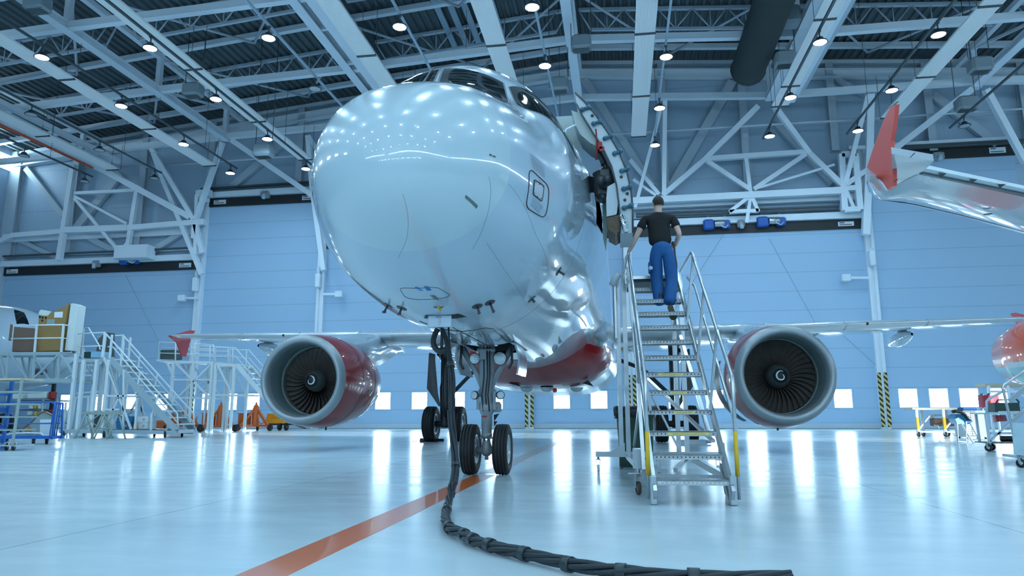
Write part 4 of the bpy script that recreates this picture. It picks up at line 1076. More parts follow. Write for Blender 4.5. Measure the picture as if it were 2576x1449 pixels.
# ---- engines
EY, EZ = 10.73, 1.77
for s in (-1, 1):
    X = s * 5.75; org = (X, EY, EZ)
    prof = [(1.115, 0.20), (1.15, 0.40), (1.185, 0.75), (1.20, 1.15), (1.195, 1.6), (1.15, 2.2), (1.06, 2.8), (0.95, 3.3), (0.93, 3.3), (0.9, 2.9)]
    b = MB()
    if s < 0: b.lathe(prof, org, 'Y', 72)
    else:
        b.lathe(prof[:4], org, 'Y', 72); b.lathe(prof[3:], org, 'Y', 48, rad(-110), rad(110))     # inboard reverser half is open
    EN = b.build('engine', 'red_paint', PLANE)
    b = MB(); b.lathe([(1.116, 0.205), (1.09, 0.11), (1.06, 0.05), (1.02, 0.008), (0.985, 0.0), (0.95, 0.012), (0.92, 0.05), (0.90, 0.12), (0.885, 0.22)], org, 'Y', 72); b.build('inlet_lip', 'bare_lip', EN)
    b = MB(); b.lathe([(0.885, 0.22), (0.872, 0.40), (0.868, 0.60), (0.87, 0.80)], org, 'Y', 64); b.build('inlet_duct', 'duct_grey', EN)
    b = MB(); b.lathe([(0.872, 0.80), (0.860, 0.81), (0.860, 0.90), (0.872, 0.92), (0.872, 1.3)], org, 'Y', 64); b.build('fan_case_ring', 'duct_ring', EN)
    b = MB(); b.lathe([(0.0, 1.32), (0.872, 1.32)], org, 'Y', 48); b.build('fan_backing', 'black', EN)
    b = MB(); n = 36
    for k in range(n):
        a0 = 2 * PI * k / n; rows = []
        for i in range(7):
            r_ = lerp(0.26, 0.855, i / 6); tw = lerp(rad(28), rad(62), i / 6); chd = lerp(0.17, 0.23, i / 6); sweep = 0.06 * math.sin(i / 6 * PI); row = []
            for j in (-1, -0.3, 0.4, 1):
                off = j * chd / 2; da = (off * math.sin(tw) * s + sweep) / max(r_, .2); y = 1.05 + off * math.cos(tw) + 0.02 * (1 - j * j)
                row.append(V((X + r_ * math.cos(a0 + da), EY + y, EZ + r_ * math.sin(a0 + da))))
            rows.append(row)
        b.grid(rows, True)
    b.build('fan', 'fan_metal', EN)
    b = MB(); b.lathe([(0.0, 0.60), (0.05, 0.605), (0.10, 0.63), (0.165, 0.69)], org, 'Y', 32); sp_ = b.build('spinner', 'spinner_black', EN)
    b = MB(); b.lathe([(0.165, 0.69), (0.23, 0.78), (0.275, 0.88), (0.285, 0.98)], org, 'Y', 40); b.build('spinner_cone', 'spinner_grey', EN)
    # white curl painted on the spinner
    b = MB(); pts = []; w0 = []
    for k in range(19):
        t = k / 18
        a = rad(70) + t * rad(310) if s < 0 else rad(60) + t * rad(340)
        rr = 0.096 if t > 0.25 else lerp(0.118, 0.096, t / .25)
        rr = rr - (0.06 * max(0, t - 0.72) / 0.28)
        wd = 0.032 * min(1, 0.35 + t * 3, 0.25 + (1 - t) * 4); pts.append((a, rr, wd))
    def spy(r_): return float(np.interp(r_, [0, .05, .10, .165], [0.60, .605, .63, .69])) - 0.006
    rows = []
    for a, rr, wd in pts:
        sg = -1 if s < 0 else 1
        rows.append([V((X + q * math.cos(a) * sg, EY + spy(q), EZ + q * math.sin(a))) for q in (rr - wd / 2, rr, rr + wd / 2)])
    b.grid(rows, True); b.build('spinner_mark', 'mark_white', EN)
    # core nozzle behind
    b = MB(); b.lathe([(0.78, 2.6), (0.70, 3.3), (0.52, 4.1), (0.42, 4.5), (0.30, 4.5), (0.22, 4.2), (0.0, 5.0)], org, 'Y', 40); b.build('core_nozzle', 'alloy', EN)
    # pylon
    b = MB(); rows = []
    for (y, zt, zb, w) in ((12.2, 2.93, 2.7, 0.06), (12.8, 3.05, 2.6, 0.16), (13.6, 3.18, 2.5, 0.20), (14.6, 3.32, 2.4, 0.22), (16.0, 3.42, 2.45, 0.22), (17.8, 3.36, 2.95, 0.20), (19.0, 3.25, 3.1, 0.1)):
        rows.append([V((X - w, y, zb)), V((X - w, y, zt - .08)), V((X - w * .5, y, zt)), V((X + w * .5, y, zt)), V((X + w, y, zt - .08)), V((X + w, y, zb))])
    b.grid(rows, True, True); b.build('pylon', 'white_paint', EN)
    b = MB(); q = V((X + 0.05, EY + 1.6, EZ - 1.19)); b.tube(q, q - V((0, 0, .08)), 0.025, 8); b.build('drain_mast', 'gear_dark', EN)
    # cowl seams and latches
    b = MB()
    for yy, rr in ((1.2, 1.203), (2.35, 1.132)):
        if s > 0 and yy > 1.3: continue
        b.pipe([V((X + rr * math.cos(a), EY + yy, EZ + rr * math.sin(a))) for a in [2 * PI * j / 60 for j in range(60)]], 0.004, 5, closed=True)
    b.build('cowl_seam', mat('seam_red%d' % (s + 1), (0.16, 0.01, 0.015), 0.4), EN)
    if s < 0:
        b = MB(); rows = []
        for i in range(7):
            a = rad(lerp(-16, -10, i / 6)); rows.append([V((X + (1.2 + .004) * math.cos(a) , EY + y, EZ + (1.2 + .004) * math.sin(a))) for y in (1.75, 1.86)])
        b.grid(rows); b.build('intake_scoop', 'vent_dark', EN)
    else:
        # opened core: casing with pipes on the inboard side
        b = MB(); b.lathe([(0.93, 0.9), (0.90, 1.2), (0.86, 1.5), (0.80, 2.0), (0.78, 2.7)], org, 'Y', 36); b.build('core_casing', 'gear_dark', EN)
        b = MB()
        for k in range(9):
            a = rad(130 + k * 13); b.pipe([V((X + rr * math.cos(a + j * .06), EY + y, EZ + rr * math.sin(a + j * .06))) for j, (y, rr) in enumerate(((1.1, 1.0), (1.4, 1.02), (1.8, .98), (2.2, .9), (2.6, .86)))], 0.03, 6)
        for k in range(6):
            a = rad(140 + k * 20); q = V((X + 1.0 * math.cos(a), EY + 1.5 + .12 * (k % 3), EZ + 1.0 * math.sin(a))); b.cbox(q, (.18, .25, .18), .03)
        b.build('engine_plumbing', 'alloy', EN)
        b = MB(); b.lathe([(1.19, 1.25), (1.22, 1.6), (1.19, 2.2), (1.08, 2.9)], (X - 0.12, EY, EZ), 'Y', 20, rad(120), rad(200)); b.build('opened_cowl', 'gear_dark', EN)

# ---- open entry door, seen on its forward edge
DY = 3.45
OUT = [(1447, 234), (1470, 255), (1500, 290), (1530, 334), (1556, 380), (1577, 430), (1588, 480), (1592, 530), (1592, 586)]
INN = [(1450, 262), (1464, 290), (1490, 332), (1516, 372), (1538, 418), (1551, 466), (1557, 515), (1560, 548), (1560, 586)]
def dpt(p, y=DY): return at_y(p[0], p[1], y)
ob, ib = [dpt(p) for p in OUT], [dpt(p) for p in INN]
for i in (8,): ib[i].z = ob[i].z
W = V((0, 0.84, 0)); n = len(ob)
b = MB(); b.grid([ob, [p + W for p in ob]], True); b.grid([[p * 1 for p in ob], ib], False); b.grid([ib, [p + W for p in ib]], True); b.grid([[p + W for p in ob], [p + W for p in ib]], False)
b.add([ob[0], ib[0], ib[0] + W, ob[0] + W], [(0, 1, 2, 3)]); b.add([ob[-1], ib[-1], ib[-1] + W, ob[-1] + W], [(0, 1, 2, 3)])
ED = b.build('entry_door', 'door_white', PLANE, fix=False)
b = MB(); b.pipe([p + V((0, -0.012, 0)) for p in ob], 0.014, 6); b.pipe([p + V((0, -0.012, 0)) for p in ib], 0.012, 6); b.build('door_seal', 'gear_dark', ED)
b = MB()
for (px, py) in ((1473, 272), (1501, 308), (1530, 345), (1554, 383), (1572, 427), (1577, 472), (1578, 520)):
    c = dpt((px, py), DY - 0.03); e = V((0.045, 0, 0.014)); b.ball(c + e, 0.034, 8, 6); b.ball(c - e, 0.034, 8, 6); b.tube(c - e, c + e, 0.022, 8)
b.build('door_stop', 'fitting_blue', ED)
b = MB()
for (px, py) in ((1490, 291), (1578, 487), (1572, 503), (1563, 445)): c = dpt((px, py), DY - 0.01); b.lathe([(0.0, -0.012), (0.02, -0.01), (0.022, 0)], c, 'Y', 10)
b.build('door_roller', 'gear_dark', ED)
# inner lining pieces
def plate(pts, y, th, rowsY=None): 
    return [dpt(p, y) for p in pts]
b = MB(); b.prism(plate([(1437, 277), (1462, 287), (1490, 315), (1500, 335), (1503, 368), (1485, 360), (1460, 338), (1447, 312)], DY + 0.05, 0), (0, 0.55, 0)); b.build('upper_lining', 'lining', ED)
b = MB(); b.prism(plate([(1528, 470), (1552, 456), (1557, 470), (1556, 500), (1552, 536), (1550, 540), (1526, 545), (1525, 500)], DY + 0.02, 0), (0, 0.6, 0)); b.build('lower_lining', 'door_white', ED)
b = MB(); b.prism(plate([(1526, 548), (1560, 540), (1561, 580), (1548, 588), (1530, 578)], DY + 0.0, 0), (0, 0.7, 0)); b.build('slide_pack', 'quilt', ED)
b = MB()
for k in range(5): c = dpt((1563 + k * 2.2, 548 + k * 8), DY - 0.03); b.tube(c, c + V((0.05, 0, 0.01)), 0.018, 8)
b.tube(dpt((1562, 541), DY - .04), dpt((1575, 585), DY - .04), 0.03, 8); b.build('girt_bar', 'chrome', ED)
b = MB(); b.pipe([dpt((1499, 325), DY), dpt((1501, 352), DY), dpt((1500, 402), DY)], 0.012, 6); b.box(dpt((1509, 366), DY - .02), (0.06, .02, .1)); b.box(dpt((1514, 375), DY - .02), (0.07, .02, .06)); b.build('warning_strap', 'strap_red', ED)
b = MB()
P0 = V((1.62, 4.38, 4.35))
for (a, c, r_) in (((1496, 440), (1535, 425), .05), ((1500, 452), (1545, 445), .06), ((1500, 468), (1540, 470), .07), ((1505, 490), (1522, 500), .05), ((1520, 410), (1535, 470), .045), ((1530, 420), (1540, 480), .05), ((1510, 380), (1525, 425), .04), ((1503, 372), (1518, 415), .045)):
    b.pipe([dpt(a, 3.9), (dpt(a, 3.8) + dpt(c, 3.7)) / 2 + V((0, 0, .02)), dpt(c, 3.7)], r_ * .8, 8)
b.cbox(dpt((1515, 470), 3.95), (0.22, 0.35, 0.42), 0.05); b.cbox(dpt((1522, 445), 3.8), (0.2, 0.3, 0.2), 0.04); b.lathe([(0, -.1), (.06, -.1), (.07, .0)], dpt((1512, 455), 3.65), 'Y', 12); b.lathe([(0, -.1), (.04, -.1), (.05, .0)], dpt((1528, 452), 3.55), 'Y', 12)
b.beam(P0, dpt((1520, 470), 3.9), 0.16, 0.22); b.build('hinge_arm', 'gear_dark', ED)
b = MB(); b.pipe([dpt((1421, 337), 3.4), dpt((1425, 325), 3.4), dpt((1448, 314), 3.45)], 0.014, 8); b.build('assist_handle', 'steel_white', PLANE)
b = MB(); b.prism([dpt(p, 4.1) for p in ((1516, 512), (1523, 505), (1530, 520), (1530, 560), (1524, 630), (1517, 600))], (0, 0.05, 0)); b.build('door_frame', 'green_grey', PLANE)  # door frame edge, its greenish reflection put into the colour
# ================================================================== BOARDING STAIRS
SO = V((2.40, 1.65, 0.0)); SU = V((-0.038, 1, 0)).normalized(); SX = V((SU.y, -SU.x, 0)); SWD = 0.73
RISE, RUN = 0.235, 0.308
def sp(x, u, z): return SO + SX * x + SU * u + V((0, 0, z))
RZ = Matrix.Rotation(math.atan2(SX.y, SX.x), 3, 'Z')
ST_ = thing('boarding_stairs', 'tall silver mobile stairs with perforated steps and yellow banded handrails', 'stairs', (2.75, 1.9, 0))
for x in (-0.02, SWD + 0.02):
    b = MB(); b.beam(sp(x, -0.05, 0.10), sp(x, 12.4 * RUN, 0.22 + 12.4 * RISE), 0.035, 0.13); b.beam(sp(x, 0.06, 0.02), sp(x, 0.5, 0.36), 0.06, 0.06); b.build('stringer', 'silver', ST_)
    b = MB(); b.cbox(sp(x + (-.01 if x < 0 else .01), 0.02, 0.145), (0.075, 0.075, 0.29), 0.01, RZ); b.box(sp(x + (-.01 if x < 0 else .01), -0.02, 0.25), (0.05, 0.008, 0.05), RZ); b.build('foot_post', 'silver', ST_)
def step(i, z, u):
    b = MB(); b.box(sp(SWD / 2, u + 0.12, z - 0.008), (SWD, 0.24, 0.016), RZ)
    b.box(sp(SWD / 2, u + 0.004, z - 0.028), (SWD, 0.008, 0.056), RZ); b.box(sp(SWD / 2, u + 0.236, z - 0.028), (SWD, 0.008, 0.056), RZ)
    for x in (0.004, SWD - 0.004): b.box(sp(x, u + 0.12, z - 0.03), (0.008, 0.24, 0.06), RZ)
    t = b.build('step', 'tread', ST_)
    b = MB()
    n = 16
    for k in range(n):
        x = 0.04 + (SWD - 0.08) * k / (n - 1); c = sp(x, u - 0.0012, z - 0.03); b.lathe([(0, 0), (0.0085, 0.0)], c, tuple(-SU), 8)
    for k in range(n):
        for q in (0.06, 0.12, 0.18): b.lathe([(0, 0.0), (0.008, 0.0)], sp(0.04 + (SWD - 0.08) * k / (n - 1), u + q, z + 0.001), 'Z', 6)
    if i > 6:
        for k in range(n): b.lathe([(0, 0.0), (0.008, 0.0)], sp(0.04 + (SWD - 0.08) * k / (n - 1), u + 0.12, z - 0.0175), (0, 0, -1), 6)
    b.build('perforation', 'gear_dark' if i else 'window_pale', t)
    return t
mat('window_pale', (0.62, 0.72, 0.76), 0.4)
STEPS = [step(i, 0.25 + RISE * i, RUN * i) for i in range(12)]
def text_mesh(txt, size, name, m, parent, loc, xdir, zdir):
    cu = bpy.data.curves.new(name, 'FONT'); cu.body = txt; cu.size = size; cu.align_x = 'CENTER'; cu.align_y = 'CENTER'; cu.resolution_u = 2
    to = bpy.data.objects.new('tmp', cu); col.objects.link(to)
    dg = bpy.context.evaluated_depsgraph_get(); me = bpy.data.meshes.new_from_object(to.evaluated_get(dg))
    bpy.data.objects.remove(to); 
    xdir = V(xdir).normalized(); zdir = V(zdir).normalized(); o0 = ORG[parent.name]
    for v in me.vertices: v.co = V(loc) + xdir * v.co.x + zdir * v.co.y - o0
    me.materials.clear(); me.materials.append(M[m]); me.name = name
    o = bpy.data.objects.new(name, me); col.objects.link(o); o.parent = parent; ORG[o.name] = o0
    return o
LAB = {5: ('WARNING! Pull down all outriggers before use!', 0.31, 0.36), 4: ('Max load per step: 150 kg', 0.20, 0.40), 3: ('Max load capacity: 300 kg', 0.24, 0.42), 2: ('WARNING! Standing on platform is forbidden during moving', 0.46, 0.42)}
for i, (txt, w, x) in LAB.items():
    c = sp(x, RUN * i - 0.003, 0.25 + RISE * i - 0.03); b = MB(); b.box(c, (w, 0.003, 0.032), RZ); b.build('warning_label', 'label_yellow', STEPS[i])
    text_mesh(txt, w / len(txt) * 1.75, 'label_text', 'ink', STEPS[i], c - SU * 0.003, SX, (0, 0, 1))
# handrails
RTOPU = 2.55
for x in (-0.07, SWD + 0.10):
    def rz_(u): return 1.31 + (u - 0.10) * RISE / RUN
    b = MB(); b.pipe([sp(x, 0.10, 0.05), sp(x, 0.10, 1.22), sp(x, 0.13, 1.31), sp(x, RTOPU - .05, rz_(RTOPU - .05)), sp(x, RTOPU + .05, rz_(RTOPU) + .01), sp(x, 3.05, rz_(RTOPU) + .01), sp(x, 3.9, rz_(RTOPU) + 0.0)], 0.021, 12)
    hr = b.build('handrail', 'silver', ST_)
    b = MB(); b.tube(sp(x, 0.10, 0.28), sp(x, 0.10, 0.73), 0.0225, 14); b.build('yellow_band', 'yellow_band', hr)
    b = MB(); b.pipe([sp(x, 0.12, 0.85), sp(x, 0.5, 1.14), sp(x, RTOPU - .1, rz_(RTOPU - .1) - 0.43), sp(x, RTOPU + .6, rz_(RTOPU) - 0.25)], 0.018, 10); b.build('middle_rail', 'silver', ST_)
    for u in (0.85, 1.65, 2.45):
        b = MB(); b.beam(sp(x, u, rz_(u)), sp(x * 0.75 + .09, u + 0.05, 0.3 + u * RISE / RUN), 0.045, 0.03, SX); b.build('rail_post', 'silver', ST_)
# platform and masts
PU = 12 * RUN
b = MB(); b.box(sp(SWD / 2, PU + 0.55, 3.05), (SWD + 0.12, 1.1, 0.05), RZ)
for x in (-0.05, SWD + .05): b.box(sp(x, PU + 0.55, 3.02), (0.05, 1.15, 0.14), RZ)
b.build('platform', 'silver', ST_)
b = MB(); b.box(sp(SWD / 2, PU + 0.5, 3.0), (SWD, 0.95, 0.04), RZ); b.build('platform_grating', 'drawer_dark', ST_)
for x in (-0.19, -0.08, SWD - 0.03, SWD + 0.10):
    b = MB(); b.beam(sp(x, PU + 0.35, 0.25), sp(x, PU + 0.35, 3.05 if x > 0 else 3.2), 0.05, 0.07, SX); b.build('mast', 'silver', ST_)
b = MB(); b.cbox(at_y(1548, 775, 5.4), (0.07, 0.12, 1.02), 0.02); b.build('lift_cover', 'silver', ST_)
b = MB(); b.pipe([at_y(1540, 718, 5.35), at_y(1546, 703, 5.35), at_y(1556, 690, 5.35)], 0.055, 12); b.build('bumper_roll', 'window_pale', ST_)
# braces and base frame
b = MB(); b.beam(sp(-0.08, 0.62, 0.30), sp(-0.1, 0.80, 1.25), 0.05, 0.04, SX); b.beam(sp(-0.1, 0.80, 1.22), sp(-0.08, 2.7, 3.0), 0.05, 0.03, SX)
b.beam(sp(SWD, 0.9, 0.6), sp(0.1, PU + .3, 1.6), 0.05, 0.03); b.beam(sp(0.05, PU + .3, 1.75), sp(SWD, PU + .35, 0.3), 0.06, 0.03); b.beam(sp(SWD, 1.2, 0.7), sp(SWD, PU + .3, 2.4), 0.05, 0.03); b.beam(sp(0, 1.6, 1.3), sp(0, PU + .3, 0.4), 0.06, 0.03, SX)
b.build('brace', 'silver', ST_)
b = MB(); b.beam(sp(-0.1, 0.62, 0.22), sp(SWD + .1, 0.62, 0.22), 0.07, 0.06); b.beam(sp(-0.05, 0.62, 0.24), sp(-0.1, PU + .35, 0.26), 0.06, 0.08); b.beam(sp(SWD + .05, 0.62, 0.24), sp(SWD + .1, PU + .35, 0.26), 0.06, 0.08); b.beam(sp(-0.60, PU + 0.35, 0.28), sp(SWD + .6, PU + 0.35, 0.28), 0.08, 0.08); b.beam(sp(-0.1, PU + .2, .27), sp(0.2, 1.2, .24), 0.05, 0.05)
b.beam(sp(SWD + .1, PU + .2, .27), sp(0.35, 1.4, .24), 0.05, 0.05); b.prism([sp(-0.36, PU + .31, .32), sp(-0.14, PU + .31, .32), sp(-0.14, PU + .31, .46)], SU * 0.01); b.build('base_frame', 'silver', ST_)
def caster(parent, c, r, w, m_='rubber_brown', ang=0.0, top=0.12):
    c = V(c); R = Matrix.Rotation(ang, 3, 'Z'); ax = R @ V((1, 0, 0)); b = MB()
    b.lathe([(r * .5, -w / 2), (r * .92, -w / 2), (r, -w * .3), (r, w * .3), (r * .92, w / 2), (r * .5, w / 2)], c, tuple(ax), 24); t = b.build('caster', m_, parent)
    b = MB(); b.lathe([(0, -w * .45), (r * .5, -w * .4), (r * .5, w * .4), (0, w * .45)], c, tuple(ax), 16)
    for s in (-1, 1): b.beam(c + ax * (s * w * .8), c + ax * (s * w * .8) + R @ V((0, .02, r + top * .4)), 0.006, r * .6, R @ V((0, 1, 0)))
    b.box(c + V((0, 0, r + top * .4)), (w * 2, w * 1.8, 0.012), R); b.tube(c + V((0, 0, r + top * .4)), c + V((0, 0, r + top)), 0.018, 8)
    b.build('caster_fork', 'silver', t); return t
caster(ST_, sp(-0.13, 0.92, 0.075), 0.075, 0.04, ang=0.25, top=0.16); caster(ST_, sp(SWD + 0.13, 0.92, 0.075), 0.075, 0.04, ang=0.1, top=0.16)
caster(ST_, sp(-0.56, PU + 0.35, 0.06), 0.06, 0.035, 'window_pale', 0.1, 0.2); caster(ST_, sp(SWD + 0.56, PU + 0.35, 0.06), 0.06, 0.035, 'window_pale', 0.1, 0.2); caster(ST_, sp(0.38, PU + .3, 0.06), 0.06, 0.035, 'window_pale', 0.1, 0.2)
b = MB(); b.cbox(sp(-0.13, 0.95, 0.40), (0.10, 0.09, 0.24), 0.01, RZ); b.cbox(sp(SWD + 0.14, 1.2, 0.50), (0.06, 0.14, 0.16), 0.01, RZ); b.tube(sp(-0.13, .95, .2), sp(-.13, .95, .35), .03, 8); b.box(sp(-0.15, .88, .24), (.18, .1, .012), RZ); b.build('jack_bracket', 'alloy', ST_)

# ================================================================== PERSON climbing the stairs
PY = 4.86
def pj(px, py, dy=0.0): return at_y(px, py, PY + dy)
def skinned(name, verts, edges, m, parent, sub=2, root=0):
    me = bpy.data.meshes.new(name); o0 = ORG[parent.name]
    me.from_pydata([tuple(V(v[0]) - o0) for v in verts], edges, []); me.materials.append(M[m])
    o = bpy.data.objects.new(name, me); col.objects.link(o); o.parent = parent; ORG[o.name] = o0
    md = o.modifiers.new('skin', 'SKIN'); md.use_smooth_shade = True; md.branch_smoothing = 0.6
    for i, v in enumerate(verts):
        sv = me.skin_vertices[0].data[i]; r_ = v[1]; sv.radius = (r_, r_) if not isinstance(r_, tuple) else r_; sv.use_root = (i == root)
    s_ = o.modifiers.new('sub', 'SUBSURF'); s_.levels = sub; s_.render_levels = sub
    return o
class G:
    def __init__(s): s.v = []; s.e = []; s.n = {}
    def add(s, name, p, r, prev=None):
        s.n[name] = len(s.v); s.v.append((p, r))
        if prev is not None: s.e.append((s.n[prev], s.n[name]))
        return s
PER = thing('person', 'man in black t-shirt and blue work trousers climbing the stairs, seen from behind', 'person', pj(1668, 787))
hip = pj(1664, 628); chest = pj(1656, 575, 0.02); neckb = pj(1657, 541, 0.05)
shl, shr = pj(1624, 548, 0.03), pj(1692, 548, 0.03)
ell, elr = pj(1600, 597, -0.02), pj(1709, 588, -0.02)
wrl, wrr = pj(1582, 633, 0.06), pj(1699, 617, 0.20)
g = G()
g.add('pelvis', hip, (0.085, 0.13)); g.add('waist', pj(1660, 602), (0.075, 0.125), 'pelvis'); g.add('chest', chest, (0.09, 0.15), 'waist'); g.add('upper', pj(1657, 550, 0.03), (0.08, 0.12), 'chest'); g.add('neckb', neckb, 0.062, 'upper'); g.add('neck', pj(1656, 532, 0.06), 0.056, 'neckb')
g.add('jaw', pj(1655, 524, 0.075), (0.07, 0.064), 'neck'); g.add('skull', pj(1655.5, 510, 0.08), (0.092, 0.078), 'jaw'); g.add('crown', pj(1656, 499, 0.07), (0.07, 0.06), 'skull')
for s, sh, el, wr, nm in ((-1, shl, ell, wrl, 'l'), (1, shr, elr, wrr, 'r')):
    g.add('sh' + nm, sh, 0.062, 'upper'); g.add('ua' + nm, lerp(sh, el, 0.5), 0.050, 'sh' + nm); g.add('el' + nm, el, 0.042, 'ua' + nm); g.add('fa' + nm, lerp(el, wr, 0.35), 0.043, 'el' + nm); g.add('wr' + nm, wr, 0.030, 'fa' + nm)
    d = (wr - el).normalized()
    if s < 0: palm = wr + V((-0.020, 0.05, -0.035)); fd = V((-0.03, 0.05, -0.075))
    else: palm = wr + V((-0.05, 0.05, -0.02)); fd = V((-0.06, 0.05, -0.02))
    g.add('pa' + nm, palm, (0.036, 0.022), 'wr' + nm)
    side = V((0, 1, 0)) if s < 0 else V((0, 0, 1))
    for k in range(4):
        L = (0.9, 1.0, 0.95, 0.75)[k]; off = side * (-0.028 + 0.019 * k)
        a = palm + fd.normalized() * 0.035 + off; b1 = a + fd.normalized() * 0.038 * L + V((-0.012 if s < 0 else 0, 0, -0.004)); c1 = b1 + (fd.normalized() * 0.5 + V((0.6 if s < 0 else -.3, 0, -0.6))).normalized() * 0.028 * L; e1 = c1 + V((0.8 if s < 0 else -.2, 0, -0.6)).normalized() * 0.02 * L
        g.add('f%d0' % k + nm, a, 0.0105, 'pa' + nm); g.add('f%d1' % k + nm, b1, 0.0095, 'f%d0' % k + nm); g.add('f%d2' % k + nm, c1, 0.009, 'f%d1' % k + nm); g.add('f%d3' % k + nm, e1, 0.0075, 'f%d2' % k + nm)
    ts = V((0.02, -0.03, -0.01)) if s < 0 else V((-0.02, -0.02, 0.03))
    g.add('t0' + nm, wr + (palm - wr) * 0.5 + ts, 0.012, 'pa' + nm); g.add('t1' + nm, wr + (palm - wr) * 0.9 + ts * 1.7, 0.0105, 't0' + nm); g.add('t2' + nm, wr + (palm - wr) * 1.3 + ts * 1.9, 0.009, 't1' + nm)
kl, kr = pj(1652, 703, 0.10), pj(1690, 706, 0.02); al, ar = pj(1661, 768, 0.0), pj(1684, 766, -0.16)
hl, hr_ = pj(1648, 634), pj(1683, 634)
for nm, hp, kn, an in (('l', hl, kl, al), ('r', hr_, kr, ar)):
    g.add('hip' + nm, hp, 0.085, 'pelvis'); g.add('th' + nm, lerp(hp, kn, 0.5), 0.072, 'hip' + nm); g.add('kn' + nm, kn, 0.052, 'th' + nm); g.add('ca' + nm, lerp(kn, an, 0.35), 0.05, 'kn' + nm); g.add('an' + nm, an, 0.034, 'ca' + nm)
body = skinned('body', g.v, g.e, 'skin', PER, 2)
# face features and ears belong to the head, modelled on the far side of it
hc = pj(1655.5, 512, 0.08)
b = MB(); look = V((-0.35, 0.93, 0)).normalized(); sd = V((look.y, -look.x, 0))
for s in (-1, 1): b.ball(hc + sd * (s * 0.080) - look * 0.005 + V((0, 0, -0.012)), 0.03, 10, 8, (0.45, 0.7, 1.1))
b.ball(hc + look * 0.100 + V((0, 0, -0.02)), 0.018, 8, 6, (0.8, 1, 1.5)); b.build('ear', 'skin', PER)
b = MB(); b.ball(hc + look * 0.088 + V((0, 0, -0.058)), 0.022, 8, 6, (1.1, 0.6, 0.3)); b.build('mouth', mat('lips', (0.42, 0.17, 0.15), 0.5), PER)
b = MB()
for s in (-1, 1): b.ball(hc + look * 0.083 + sd * (s * 0.032) + V((0, 0, 0.008)), 0.012, 8, 6)
b.build('eye', 'mark_white', PER)
# hair: cap over the skull, lower at the nape
b = MB(); rows = []
for i in range(13):
    t = i / 12; row = []
    for j in range(28):
        a = 2 * PI * j / 28; dr = V((math.cos(a), math.sin(a), 0)); back = -dr.dot(look); low = 0.42 * PI + (0.24 * PI if back > 0.3 else (0.10 * PI if back > -0.2 else -0.03 * PI)); ph = t * low
        r_ = 0.100 + 0.003 * math.sin(5 * a + 3 * i); row.append(hc + V((0, 0, 0.012)) + V((math.sin(ph) * math.cos(a) * r_ * 0.90, math.sin(ph) * math.sin(a) * r_ * 1.08, math.cos(ph) * r_ * 1.10)))
    rows.append(row)
b.grid(rows, True, True); b.build('hair', 'hair', PER)
# t-shirt
g = G()
g.add('hem', pj(1662, 622, 0.0), (0.135, 0.20)); g.add('waist', pj(1660, 597), (0.122, 0.185), 'hem'); g.add('chest', pj(1657, 574, 0.02), (0.13, 0.21), 'waist'); g.add('upper', pj(1657, 549, 0.03), (0.105, 0.17), 'chest'); g.add('nk', pj(1657, 535, 0.05), 0.078, 'upper')
for nm, sh, el in (('l', shl, ell), ('r', shr, elr)):
    g.add('sh' + nm, sh + V((0, 0, 0.0)), 0.082, 'upper'); g.add('sl' + nm, lerp(sh, el, 0.42), 0.076, 'sh' + nm); g.add('cu' + nm, lerp(sh, el, 0.60), 0.074, 'sl' + nm)
skinned('t_shirt', g.v, g.e, 'shirt', PER, 2)
# trousers
g = G()
g.add('top', pj(1663, 600), (0.11, 0.165)); g.add('pelvis', pj(1664, 625, -0.01), (0.13, 0.19), 'top')
for nm, hp, kn, an, w in (('l', hl, kl, al, 1), ('r', hr_, kr, ar, 1)):
    g.add('hip' + nm, hp + V((0, -0.005, -0.02)), 0.122, 'pelvis'); g.add('th' + nm, lerp(hp, kn, 0.5), 0.116, 'hip' + nm); g.add('kn' + nm, kn, 0.100, 'th' + nm); g.add('ca' + nm, lerp(kn, an, 0.5), 0.100, 'kn' + nm); g.add('an' + nm, lerp(kn, an, 1.02), 0.098, 'ca' + nm)
skinned('trousers', g.v, g.e, 'trousers', PER, 2)
b = MB(); b.cbox(pj(1634, 674, -0.02), (0.035, 0.13, 0.17), 0.012); pk = b.build('thigh_pocket', 'trousers', PER)
b = MB(); b.lathe([(0, -0.004), (0.028, -0.003), (0.03, 0.0)], pj(1637, 674, -0.11), 'Y', 16); b.build('pocket_badge', 'steel_grey', pk)
b = MB(); b.pipe([pj(1695, 612, -0.02), pj(1698, 640, -0.03), pj(1700, 662, -0.04), pj(1702, 675, -.03)], [0.02, 0.012, 0.022, 0.015], 8); b.cbox(pj(1693, 612, -.02), (.05, .06, .06), .015); b.build('tool_pouch', 'boot', PER)
def shoe(name, heel, toe, up, m1):
    heel = V(heel); toe = V(toe); d = (toe - heel); L = d.length; d.normalize(); up = (V(up) - d * V(up).dot(d)).normalized(); x = d.cross(up)
    rows = []
    for (t, w, h) in ((0, .022, .05), (.04, .036, .085), (.15, .042, .095), (.35, .042, .085), (.55, .047, .065), (.75, .052, .05), (.92, .04, .042), (1.0, .018, .025)):
        rows.append([heel + d * (t * L) + x * (w * math.cos(a)) + up * max(0.0, h * math.sin(a)) for a in [2 * PI * j / 16 for j in range(16)]])
    b = MB(); b.grid(rows, True, True); s_ = b.build(name, m1, PER)
    b = MB(); rows = []
    for (t, w) in ((0, .02), (.04, .036), (.15, .043), (.4, .04), (.6, .049), (.8, .054), (.93, .042), (1.0, .018)):
        rows.append([heel + d * (t * L) + x * (w * k) + up * z for k, z in ((-1, 0.004), (-1, -.022), (-.6, -.026), (.6, -.026), (1, -.022), (1, .004))])
    b.grid(rows, False, True); b.build('shoe_sole', 'sole', s_)
zt = 0.25 + RISE * 10
